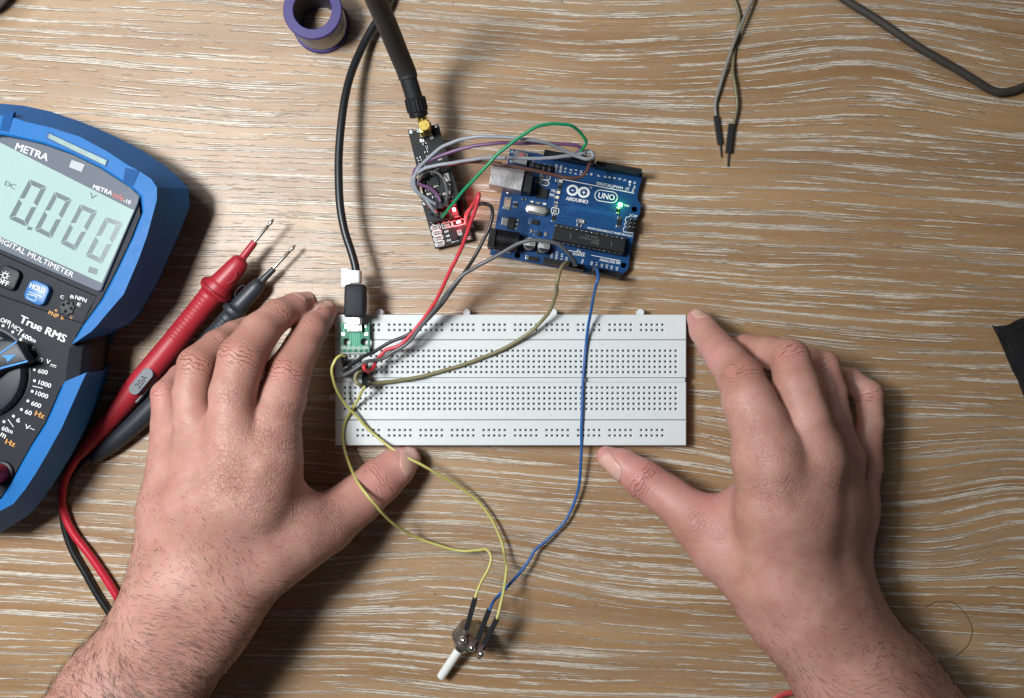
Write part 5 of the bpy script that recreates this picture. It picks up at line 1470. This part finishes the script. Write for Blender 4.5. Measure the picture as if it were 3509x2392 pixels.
for x, y in ((640, 712), (680, 705), (652, 780), (690, 772)): bq('crystal_pad', rrect(x, y, 18, 14, 2, R(A2)), zr0, zr0 + .04, TIN, xt)
for x, y in ((313, 292), (558, 236)):
    mb = MB(); c = P(*zr(x, y), zr0); mb.lathe((c[0], c[1], 0), [(.03, zr0 + .004), (.03, zr0 + .012), (.085, zr0 + .012), (.085, zr0 + .004)], 16); mb.build('solder_pad', TIN, rad_)
for q in ([(395, 365), (438, 355), (446, 392), (402, 400)], [(495, 335), (530, 322), (540, 360), (508, 370)], [(366, 265), (390, 260), (396, 298), (372, 302)]): bq('solder_pad', q, zr0, zr0 + .05, TIN, rad_)
mb = MB(); mb.prism(Q(zr, [(385, 225), (505, 195), (528, 262), (508, 275), (520, 325), (405, 350)], zr0 + .25), zr0, zr0 + .25, .03); sma = mb.build('aerial_socket', mat('old_brass', (.30, .25, .13), .35, metal=1, var=.3), rad_)
mb = MB(); ec = P(*zr(442, 228), 0); 
mb.prism(Q(zr, [(372, 175), (485, 168), (505, 285), (400, 300)], zr0 + .9), zr0 + .25, zr0 + .88, .05)
mb.lathe((ec[0] * (H - 2.6) / H, ec[1] * (H - 2.6) / H, 0), [(.27, zr0 + .85), (.27, 2.62), (.24, 2.66), (.001, 2.66)], 28)
mb.build('gold_elbow', GOLD, sma, smooth=40)
nk = P(*za(1245, 935), 2.45); nk2 = P(*za(1218, 870), 2.55); 
mb = MB(); mb.ring_tube([nk, nk2, nk2 + (nk2 - nk) * .5], .22, 20); mb.build('gold_barrel', GOLD, sma, smooth=40)

aer = thing('aerial', P(*za(1110, 600), 2.0), 'long black stick aerial screwed to the gold socket', 'aerial')
n0, n1 = P(*za(1213, 905), 2.6), P(*za(1178, 755), 2.9)
ax = n1 - n0; Ln = np.linalg.norm(ax); ax /= Ln
mb = MB(); seg = 72; V = []; prof = [(.40, 0), (.43, .05), (.43, .22), (.46, .26), (.46, Ln * .93), (.41, Ln)]
u_ = np.cross([0, 0, 1.0], ax); u_ /= np.linalg.norm(u_); w_ = np.cross(ax, u_)
for r, h_ in prof:
    for k in range(seg):
        a = 2 * math.pi * k / seg; rr_ = r + (.022 if (k % 4 < 2 and .25 < h_ < Ln * .95) else 0)
        V.append(n0 + ax * h_ + rr_ * (math.cos(a) * u_ + math.sin(a) * w_))
F = [(i * seg + k, i * seg + (k + 1) % seg, (i + 1) * seg + (k + 1) % seg, (i + 1) * seg + k) for i in range(len(prof) - 1) for k in range(seg)]
F += [tuple(reversed(range(seg))), tuple((len(prof) - 1) * seg + k for k in range(seg))]
mb.add(V, F); mb.build('knurled_nut', BLACK_P, aer, smooth=30)
mb = MB(); s0, s1 = P(*za(1176, 762), 2.9), P(*za(1122, 585), 3.3); mb.ring_tube([s0, s0 + (s1 - s0) * .02, s1 - (s1 - s0) * .02, s1], [.36, .385, .385, .36], 32); mb.build('hinge_sleeve', BLACK_SOFT, aer, smooth=40)
mb = MB(); e0 = P(*za(1130, 610), 3.25); pth = [e0, P(*za(1118, 565), 3.35), P(*za(1050, 400), 4.3), P(*za(960, 180), 6.0), P(*za(872, -20), 7.6), P(*za(800, -200), 9.0)]
mb.ring_tube(catmull(pth, 6), [.40] + [.435] * 29 + [.42], 32); mb.build('stick', mat('matte_black_rubber', (0.026, 0.025, 0.025), .55, var=.15, bump=.1, bscale=30), aer, smooth=40)
# ------------------------------------------------------------------ jumper wires
def wcol(n, c): return mat(n, c, 0.38, var=0.08, bump=0.1, bscale=20)
W_GREEN, W_GRAY, W_PURP, W_BROWN, W_RED, W_BLACK, W_OLIVE, W_BLUE, W_YEL, W_DGRAY = (wcol('green_insulation', (0.01, 0.24, 0.10)), wcol('grey_insulation', (0.26, 0.28, 0.31)),
    wcol('purple_insulation', (0.16, 0.075, 0.17)), wcol('brown_insulation', (0.10, 0.045, 0.035)), wcol('red_insulation', (0.56, 0.035, 0.05)), wcol('black_insulation', (0.025, 0.024, 0.026)),
    wcol('olive_insulation', (0.20, 0.175, 0.085)), wcol('blue_insulation', (0.018, 0.095, 0.30)), wcol('yellow_insulation', (0.50, 0.47, 0.14)), wcol('dark_grey_insulation', (0.11, 0.12, 0.125)))
HOUS = mat('connector_black', (0.015, 0.015, 0.018), .45, var=.2, bump=.1, bscale=40)
def wire(label, m_, pts, r, ends=(), name='jumper_wire', group='thin jumper wires joining the boards'):
    """pts photograph pixels + height; ends: (tip point, back point) of each plastic end with its pin"""
    path = catmull([P(*p) for p in pts], 8)
    zmin = min(p[2] for p in pts)
    s_ = np.linspace(0, len(pts), len(path)); f_ = np.sin(np.pi * np.linspace(0, 1, len(path))) ** .5
    kr = random.Random(len(label)); a1, a2, a3 = [kr.uniform(0, 6.28) for _ in range(3)]
    path[:, 0] += .009 * f_ * (np.sin(s_ * 1.9 + a1) + .6 * np.sin(s_ * 5.1 + a2)); path[:, 1] += .009 * f_ * (np.sin(s_ * 2.3 + a2) + .6 * np.sin(s_ * 5.9 + a3))
    mid = path[len(path) // 2]
    t = thing(name, (mid[0], mid[1], max(0, zmin - .1)), label, 'jumper wire', group)
    mb = MB(); mb.ring_tube(path, r * 1.08, 12); mb.build('insulation', m_, t, smooth=True)
    for e in ends:
        a, b_ = P(*e[0]), P(*e[1]); w = e[2] if len(e) > 2 else .23
        mb = MB(); mb.rod(a, b_, w, mi=0, bev=.02); pl_ = mb.build('connector', HOUS, t)
        if len(e) > 3:
            c = P(*e[3]); mb = MB(); mb.rod(a, c, .06); mb.build('pin', STEEL, t)
    return t
X = lambda f, x, y, z: (*f(x, y), z)
# radio side wires (zr / zA tracings)
topc = lambda x, y: (X(zA, x, y, 1.37), X(zA, x, y, 2.3))
def vert(f, x, y, z0, z1, w=.23, dx=0, dy=0): return (X(f, x, y, z0), X(f, x + dx, y + dy, z1), w)
wire('green wire arching highest from the radio module to the blue board', W_GREEN,
     [X(zr, 618, 1135, 1.35), X(zr, 640, 1110, 1.9), X(zr, 730, 1000, 2.6), X(zr, 850, 850, 3.2), X(zr, 1050, 640, 3.8), X(zr, 1170, 515, 4.0), (1780, 470, 4.2), (1840, 435, 4.3), (1900, 424, 4.2), (1955, 430, 4.0), (1985, 452, 3.6), X(zA, 1170, 20, 3.2), X(zA, 1140, 80, 2.9), X(zA, 1085, 155, 2.3)], .068,
     [vert(zA, 1060, 178, 1.37, 2.25), (X(zr, 622, 1115, 1.003), X(zr, 618, 1111, 1.50), .22)])
wire('upper light grey wire looping from the radio module over to the blue board', W_GRAY,
     [X(zr, 560, 1010, 1.8), X(zr, 480, 960, 1.95), X(zr, 375, 880, 2.1), X(zr, 345, 760, 2.3), X(zr, 390, 650, 2.5), X(zr, 480, 560, 2.8), X(zr, 600, 455, 3.1), X(zr, 760, 385, 3.4), X(zr, 950, 342, 3.7), X(zr, 1200, 345, 3.8), (1800, 478, 3.8), X(zA, 700, 20, 3.6), X(zA, 880, 90, 3.2), X(zA, 1050, 170, 2.9), X(zA, 1190, 205, 2.8), X(zA, 1245, 180, 2.7), X(zA, 1225, 130, 2.6), X(zA, 1170, 140, 2.4)], .078,
     [vert(zA, 1150, 190, 1.37, 2.3), (X(zr, 552, 1040, 1.003), X(zr, 548, 1036, 1.85), .22)])
wire('purple wire running between the two grey loops above the radio module', W_PURP,
     [X(zr, 605, 985, 1.85), X(zr, 575, 920, 1.9), X(zr, 500, 850, 2.0), X(zr, 400, 810, 2.1), X(zr, 345, 745, 2.2), X(zr, 345, 680, 2.35), X(zr, 420, 615, 2.55), X(zr, 560, 545, 2.8), X(zr, 750, 480, 3.1), X(zr, 950, 430, 3.3), X(zr, 1200, 402, 3.4), (1780, 492, 3.3), X(zA, 600, 30, 3.2), X(zA, 900, 45, 3.0), X(zA, 1060, 60, 2.8), X(zA, 1115, 90, 2.6), X(zA, 1060, 145, 2.3)], .075,
     [vert(zA, 1010, 168, 1.37, 2.25), (X(zr, 606, 1028, 1.003), X(zr, 602, 1024, 1.85), .22)])
wire('lower light grey wire lying just under the purple one', W_GRAY,
     [X(zr, 562, 1095, 1.6), X(zr, 515, 1040, 1.85), X(zr, 450, 950, 1.95), X(zr, 345, 860, 2.05), X(zr, 325, 770, 2.2), X(zr, 360, 710, 2.35), X(zr, 470, 650, 2.6), X(zr, 650, 610, 2.8), X(zr, 850, 578, 2.9), X(zr, 1050, 552, 3.0), X(zr, 1250, 548, 3.0), X(zA, 200, 190, 3.0), X(zA, 500, 198, 2.9), X(zA, 750, 195, 2.8), X(zA, 950, 175, 2.7), X(zA, 1110, 150, 2.6), X(zA, 1180, 120, 2.5), X(zA, 1240, 140, 2.4), X(zA, 1240, 195, 2.2)], .078,
     [vert(zA, 1232, 218, 1.37, 2.25), (X(zr, 566, 1108, 1.003), X(zr, 562, 1104, 1.60), .22)])
wire('brown wire sagging across the socket and curling up at the pin numbers', W_BROWN,
     [X(zr, 500, 1050, 1.8), X(zr, 440, 960, 1.9), X(zr, 385, 880, 2.0), X(zr, 395, 780, 2.1), X(zr, 440, 705, 2.2), X(zr, 540, 650, 2.3), X(zr, 700, 612, 2.4), X(zr, 850, 592, 2.5), X(zr, 1000, 592, 2.6), X(zr, 1200, 605, 2.7), X(zA, 150, 255, 2.7), X(zA, 400, 292, 2.7), X(zA, 650, 340, 2.6), X(zA, 850, 390, 2.5), X(zA, 1000, 412, 2.5), X(zA, 1110, 400, 2.4), X(zA, 1165, 350, 2.4), X(zA, 1200, 270, 2.3), X(zA, 1238, 215, 2.2)], .075,
     [vert(zA, 1205, 205, 1.37, 2.2), (X(zr, 512, 1085, 1.003), X(zr, 508, 1081, 1.70), .22)])
wire('dark grey wire curling in a small arc over the radio module parts', W_DGRAY,
     [X(zr, 660, 975, 1.85), X(zr, 672, 900, 2.0), X(zr, 650, 800, 2.15), X(zr, 600, 720, 2.25), X(zr, 530, 682, 2.3), X(zr, 450, 690, 2.3), X(zr, 400, 740, 2.2), X(zr, 372, 830, 2.1), X(zr, 400, 920, 2.0), X(zr, 470, 1000, 1.9), X(zr, 530, 1045, 1.7)], .06, [(X(zr, 660, 1010, 1.003), X(zr, 656, 1006, 1.85), .22)])
# female ends on the socket
wire('red wire with its loop end beside the blue board, dropping to the breadboard', W_RED,
     [X(zr, 868, 1215, .9), X(zr, 872, 1130, 1.7), X(zr, 915, 1030, 3.0), X(zr, 965, 945, 3.9), X(zr, 983, 908, 4.1), X(zr, 982, 930, 4.15), X(zr, 955, 1030, 4.0), X(zr, 900, 1190, 3.7), X(zr, 850, 1340, 3.4), X(zr, 790, 1480, 3.1), X(zr, 730, 1600, 2.9), zD(985, 690) + (2.2,), zD(952, 735) + (1.9,), zD(905, 785) + (1.7,), X(zw, 1200, 340, 1.6), X(zw, 1050, 480, 1.6), X(zw, 960, 610, 1.7), X(zw, 890, 760, 1.9), X(zw, 780, 838, 2.1), X(zw, 690, 800, 2.4), X(zw, 665, 730, 2.4), X(zw, 700, 690, 2.3)], .082,
     [(X(zw, 735, 800, .86), X(zw, 700, 700, 2.25), .23)])
wire('black wire hooking round beside the power socket and ending far left on the breadboard', W_BLACK,
     [X(zr, 880, 1180, .9), X(zr, 855, 1120, 1.6), X(zr, 900, 1055, 2.6), X(zr, 970, 1015, 3.3), X(zr, 1040, 1002, 3.5), X(zr, 1100, 1030, 3.5), X(zr, 1118, 1100, 3.4), X(zr, 1090, 1220, 3.3), X(zr, 1020, 1370, 3.2), X(zr, 940, 1530, 3.1), zD(1035, 645) + (2.4,), zD(1000, 693) + (2.1,), zD(965, 730) + (1.8,), zD(925, 760) + (1.7,), X(zw, 1200, 200, 1.65), X(zw, 900, 385, 1.7), X(zw, 650, 500, 1.85), X(zw, 450, 640, 2.0), X(zw, 280, 740, 2.2), X(zw, 170, 800, 2.15)], .078,
     [(X(zw, 215, 740, .86), X(zw, 190, 800, 2.1), .25)])
wire('dark grey wire from the lower pins of the blue board to the breadboard', wcol('mid_grey_insulation', (0.10, 0.105, 0.11)),
     [X(zA, 1052, 1325, 2.4), X(zA, 1000, 1260, 3.0), X(zA, 930, 1180, 3.4), X(zA, 840, 1120, 3.6), X(zA, 700, 1092, 3.7), X(zA, 560, 1092, 3.7), X(zA, 420, 1130, 3.6), X(zA, 250, 1225, 3.5), X(zA, 100, 1310, 3.4), zD(1085, 603) + (3.3,), zD(1050, 625) + (3.2,), zD(1018, 660) + (3.0,), zD(985, 705) + (2.4,), zD(952, 745) + (2.1,), zD(925, 778) + (1.9,), X(zw, 1300, 420, 1.8), X(zw, 1150, 530, 1.8), X(zw, 950, 575, 1.9), X(zw, 780, 605, 2.1), X(zw, 620, 680, 2.25), X(zw, 420, 810, 2.2), X(zw, 290, 890, 2.1), X(zw, 200, 930, 2.0)], .08,
     [vert(zA, 1045, 1345, 1.37, 2.3), (X(zw, 235, 890, .86), X(zw, 215, 925, 1.95), .25)])
wire('olive wire swooping from the blue board and hooking under the red one on the breadboard', W_OLIVE,
     [X(zA, 985, 1325, 2.35), X(zA, 930, 1345, 2.8), X(zA, 885, 1420, 3.1), X(zA, 850, 1560, 3.1), zD(1262, 665) + (2.4,), zD(1245, 710) + (1.7,), zD(1205, 752) + (1.25,), zD(1140, 792) + (1.05,), zD(1060, 825) + (1.0,), zD(960, 853) + (1.0,), X(zw, 1300, 1085, 1.1), X(zw, 1000, 1120, 1.25), X(zw, 700, 1170, 1.7), X(zw, 540, 1150, 2.0), X(zw, 475, 1060, 2.0), X(zw, 480, 930, 2.0), X(zw, 540, 850, 2.0), X(zw, 620, 800, 1.95)], .083,
     [vert(zA, 985, 1340, 1.37, 2.3), (X(zw, 610, 850, .86), X(zw, 600, 790, 1.95), .25)])
wire('blue wire from the blue board crossing the breadboard down to the rotary control', W_BLUE,
     [X(zA, 1272, 1385, 2.3), X(zA, 1290, 1420, 2.9), X(zA, 1300, 1500, 3.2), (2044, 970, 3.2), (2030, 1040, 2.0), (2012, 1150, 1.1), (1998, 1300, 0.98), (1993, 1450, 0.96), (1992, 1560, .8), (1980, 1680, .5), (1940, 1780, .4), (1880, 1845, .4), (1830, 1890, .5), X(zp, 1150, 200, .6), X(zp, 1040, 350, .8), X(zp, 930, 470, 1.3), X(zp, 830, 570, 1.5), X(zp, 780, 640, 2.1), X(zp, 752, 712, 2.35)], .068,
     [vert(zA, 1275, 1388, 1.37, 2.25), (X(zp, 636, 990, 2.2), X(zp, 748, 705, 2.4), .23, X(zp, 595, 1065, 2.15))])
wire('yellow wire running furthest right to the rotary control from the top corner of the breadboard', W_YEL,
     [X(zw, 225, 490, 2.2), X(zw, 120, 470, 2.4), X(zw, 20, 540, 2.5), (1138, 1262, 2.5), (1145, 1310, 2.2), (1175, 1375, 1.6), (1225, 1430, 1.2), (1290, 1495, 1.1), (1370, 1555, 1.5), (1440, 1590, 1.6), (1560, 1660, .9), (1640, 1720, .5), (1690, 1790, .5), (1720, 1860, .6), (1735, 1940, .9), X(zp, 925, 260, 1.2), X(zp, 905, 450, 1.7), X(zp, 870, 620, 2.1), X(zp, 825, 795, 2.3)], .062,
     [(X(zw, 210, 640, .86), X(zw, 205, 500, 2.1), .25), (X(zp, 700, 1040, 2.1), X(zp, 826, 790, 2.3), .23, X(zp, 665, 1130, 2.1))])
wire('yellow wire bending hard to the left connector of the rotary control', W_YEL,
     [X(zw, 690, 1200, 2.1), X(zw, 600, 1360, 1.7), X(zw, 500, 1560, 1.3), (1190, 1430, 1.0), (1175, 1475, 1.0), (1178, 1530, 1.1), (1205, 1610, 1.7), (1235, 1665, 2.9), (1265, 1706, 3.2), (1300, 1745, 2.9), (1335, 1782, 2.1), (1420, 1840, .8), X(zp, 330, 80, .6), X(zp, 500, 112, .7), X(zp, 640, 104, 1.2), X(zp, 730, 100, 1.7), X(zp, 770, 180, 1.9), X(zp, 740, 290, 2.0), X(zp, 670, 420, 2.2), X(zp, 605, 585, 2.45)], .062,
     [(X(zw, 700, 940, .86), X(zw, 700, 1190, 2.05), .25), (X(zp, 522, 890, 2.3), X(zp, 608, 585, 2.5), .23, X(zp, 498, 990, 2.2))])
# loose pair at the top right
wire('loose grey jumper wire with bare pin, left one of the pair on bare wood', wcol('taupe_insulation', (0.20, 0.19, 0.17)),
     [X(zt, 640, -900, .2), X(zt, 560, -420, .2), X(zt, 470, -60, .3), X(zt, 455, 0, .35), X(zt, 385, 165, .45), X(zt, 305, 365, .35), X(zt, 235, 590, .25), X(zt, 203, 720, .2), X(zt, 207, 800, .18)], .075,
     [(X(zt, 234, 992, .14), X(zt, 206, 798, .18), .22, X(zt, 243, 1080, .1))], group='pair of loose jumper wires on the wood')
wire('loose olive jumper wire with bare pin, right one of the pair on bare wood', wcol('dull_olive_insulation', (0.17, 0.145, 0.075)),
     [X(zt, 200, -850, .2), X(zt, 240, -400, .3), X(zt, 310, -60, .2), X(zt, 335, 0, .2), X(zt, 368, 110, .2), X(zt, 350, 240, .16), X(zt, 328, 380, .16), X(zt, 325, 500, .3), X(zt, 345, 630, .35), X(zt, 350, 740, .3), X(zt, 328, 855, .25)], .072,
     [(X(zt, 291, 1050, .18), X(zt, 312, 855, .24), .25, X(zt, 287, 1142, .12))], group='pair of loose jumper wires on the wood')

# ------------------------------------------------------------------ rotary control (potentiometer)
pot = thing('potentiometer', P(*zp(560, 1000), 0), 'old metal rotary control with white shaft, three wires soldered on', 'potentiometer')
s0 = P(*zp(262, 1378), .45); s1 = P(*zp(462, 1080), .95)
ax = nrmz(s1 - s0)
mb = MB(); mb.ring_tube([s0, s0 + ax * .04, s0 + ax * .1, s1], [.14, .2, .215, .215], 24); mb.build('shaft', mat('white_nylon', (.78, .78, .75), .35), pot, smooth=40)
mb = MB(); mb.lathe(s1 - ax * .05, [(.32, 0), (.34, .04), (.34, .35), (.30, .4), (.30, .5)], 24, axis=ax); mb.build('threaded_bush', STEEL, pot, smooth=30)
RUST = mat('tarnished_metal', (.30, .28, .24), .36, metal=.85, var=.6, vscale=2.5, bump=.3, bscale=6)
mb = MB(); cb = s1 + ax * .42
mb.lathe(cb, [(.70, 0), (.74, .03), (.74, .12), (.70, .14)], 40, axis=ax); mb.build('front_plate', RUST, pot, smooth=35)
mb = MB(); mb.lathe(cb + ax * .14, [(.68, 0), (.69, .05), (.69, .60), (.64, .66), (.01, .68)], 40, axis=ax); mb.build('metal_can', RUST, pot, smooth=35)
mb = MB()
mb.prism(Q(zp, [(455, 985), (525, 935), (715, 1075), (690, 1135), (600, 1112), (475, 1050)], 2.0), 1.9, 2.0, .02); mb.build('terminal_wafer', mat('brown_phenolic', (.055, .028, .02), .5, var=.3), pot)
for x, y, dx, dy in ((490, 1005, -8, 20), (575, 1080, -12, 22), (668, 1140, -20, 30)):
    c = P(*zp(x, y), 2.08)
    mb = MB(); mb.lathe(c - np.array([0, 0, .12]), [(.12, 0), (.19, .05), (.185, .15), (.12, .25), (.001, .29)], 14)
    mb.prism(Q(zp, [(x - 22, y - 5), (x + 22, y - 5), (x + 22 + dx, y + 45 + dy * .3), (x - 22 + dx, y + 45 + dy * .3)], 2.05), 2.0, 2.05, .01)
    mb.build('terminal', TIN, pot, smooth=50)

# ------------------------------------------------------------------ solder spool
PUR = mat('purple_plastic', (0.050, 0.036, 0.165), 0.42, var=.12, bump=.1, bscale=20)
cz = 1.95; c = P(1070, 33, cz); cx, cy = c[0], c[1]; ro = 101 * S * (H - cz) / H; ri = 66 * S * (H - cz) / H
spool = thing('solder_spool', (cx, cy, 0), 'purple plastic reel of solder at the top edge', 'spool')
for z0, z1 in ((0.0, .22), (cz - .22, cz)):
    mb = MB(); mb.lathe((cx, cy, 0), [(ri, z0), (ro - .03, z0), (ro, z0 + .03), (ro, z1 - .04), (ro - .04, z1), (ri + .03, z1), (ri, z1 - .03)], 72, close=True); mb.build('flange', PUR, spool, smooth=35)
mb = MB(); mb.lathe((cx, cy, 0), [(ri, .2), (ri + .06, .2), (ri + .06, cz - .2), (ri, cz - .2)], 64, close=True); mb.build('core', mat('shaded_core', (0.02, 0.018, 0.04), .5), spool, smooth=35)  # core coloured dark to stand for the shade inside the reel
prof = [(ri + .1, .23)]; n = 21
for k in range(n):
    zz = .25 + (cz - .5) * k / (n - 1)
    for a in (-1, 0, 1): prof.append((ro - .14 - .02 * math.sin(k * 1.7) + .028 * (a == 0), zz + a * .02))
prof.append((ri + .1, cz - .23))
prof.append((ri + .07, cz - .23)); prof.append((ri + .07, .23))
mb = MB(); mb.lathe((cx, cy, 0), prof, 64, close=True); mb.build('solder_windings', mat('solder_wire', (.60, .61, .64), .3, metal=.9, var=.25, vscale=2), spool, smooth=True)

# ------------------------------------------------------------------ odds and ends at the frame's edges
mb = MB(); mb.ring_tube(catmull([P(*zt(300, -900), .2), P(*zt(700, -450), .3), P(*zt(980, -110), .5), P(*zt(1070, -20), .5), P(*zt(1300, 125), .6), P(*zt(1600, 325), .7), P(*zt(1850, 468), .6), P(*zt(2000, 560), .5), P(*zt(2085, 612), .4), P(*zt(2150, 632), .4), P(*zt(2230, 625), .35), P(*zt(2330, 590), .3), P(*zt(2480, 520), .3), P(*zt(2900, 300), .25), P(*zt(3400, 350), .2)], 8), .185, 16)
single(mb, 'power_cord', mat('dull_black_cord', (0.045, 0.038, 0.032), .6, var=.2, bump=.2, bscale=25), 'thick dark cord crossing the top right corner of the desk', 'cord', smooth=True)
mb = MB()
tape = [(958, 362), (1000, 372), (1050, 366), (1100, 364), (1150, 352), (1190, 325), (1240, 300), (1296, 282), (1480, 240), (1640, 900), (1500, 1500), (1400, 1420), (1340, 1240), (1296, 1110), (1240, 960), (1180, 850), (1140, 760), (1090, 640), (1030, 500)]
tp = np.array(Q(zk, tape, .12))[:, :2]; rr2 = random.Random(9); rings_ = []
for ins_, zz_ in ((0, .004), (0, .05), (.03, .09), (.12, .11), (.24, .10), (.34, .13)):
    rings_.append([(x, y, zz_ + (rr2.uniform(-.03, .05) if ins_ > .1 else 0)) for x, y in offset_poly(tp, ins_)])
nn_ = len(tape); Vv = [p for r in rings_ for p in r]; Ff = []
for i in range(len(rings_) - 1):
    for k in range(nn_):
        l = (k + 1) % nn_; Ff += [(i * nn_ + k, i * nn_ + l, (i + 1) * nn_ + l), (i * nn_ + k, (i + 1) * nn_ + l, (i + 1) * nn_ + k)]
Ff.append(tuple((len(rings_) - 1) * nn_ + k for k in range(nn_)))
mb.add(Vv, Ff)
single(mb, 'black_pouch', mat('creased_black_film', (0.018, 0.016, 0.017), .25, var=.5, vscale=1.0, bump=1.0, bscale=1.6, spec=.6), 'black shiny creased pouch at the right edge', 'pouch')
mb = MB(); mb.lathe(P(-70, -75, 0), [(1.35, 0), (1.9, .1), (2.15, .9), (2.15, 1.5), (2.05, 1.6), (1.5, 1.6)], 64)
single(mb, 'round_tin', mat('grey_tin', (.22, .24, .26), .3, metal=.6), 'rim of a round grey tin in the top left corner', 'tin', smooth=40)
mb = MB(); mb.ring_tube(catmull([P(2560, 2470, .25), P(2625, 2420, .3), P(2672, 2385, .35), P(2715, 2374, .35), P(2752, 2378, .35), P(2810, 2400, .3), P(2900, 2440, .2)], 8), .13, 12, flat=.35)
single(mb, 'red_strap', mat('red_strap', (.50, .06, .06), .45), 'thin red strap peeking out beside the right forearm at the bottom', 'strap', smooth=True)
mb = MB(); mb.ring_tube(catmull([P(*z4(1880, 930), .03), P(*z4(1960, 895), .03), P(*z4(2060, 900), .03), P(*z4(2150, 980), .03), P(*z4(2190, 1080), .03), P(*z4(2165, 1180), .03), P(*z4(2080, 1260), .03)], 8), .012, 5)
single(mb, 'loose_hair', mat('body_hair', (0.028, 0.016, 0.011), 0.45), 'single loose curved hair on the wood by the right forearm', 'hair')
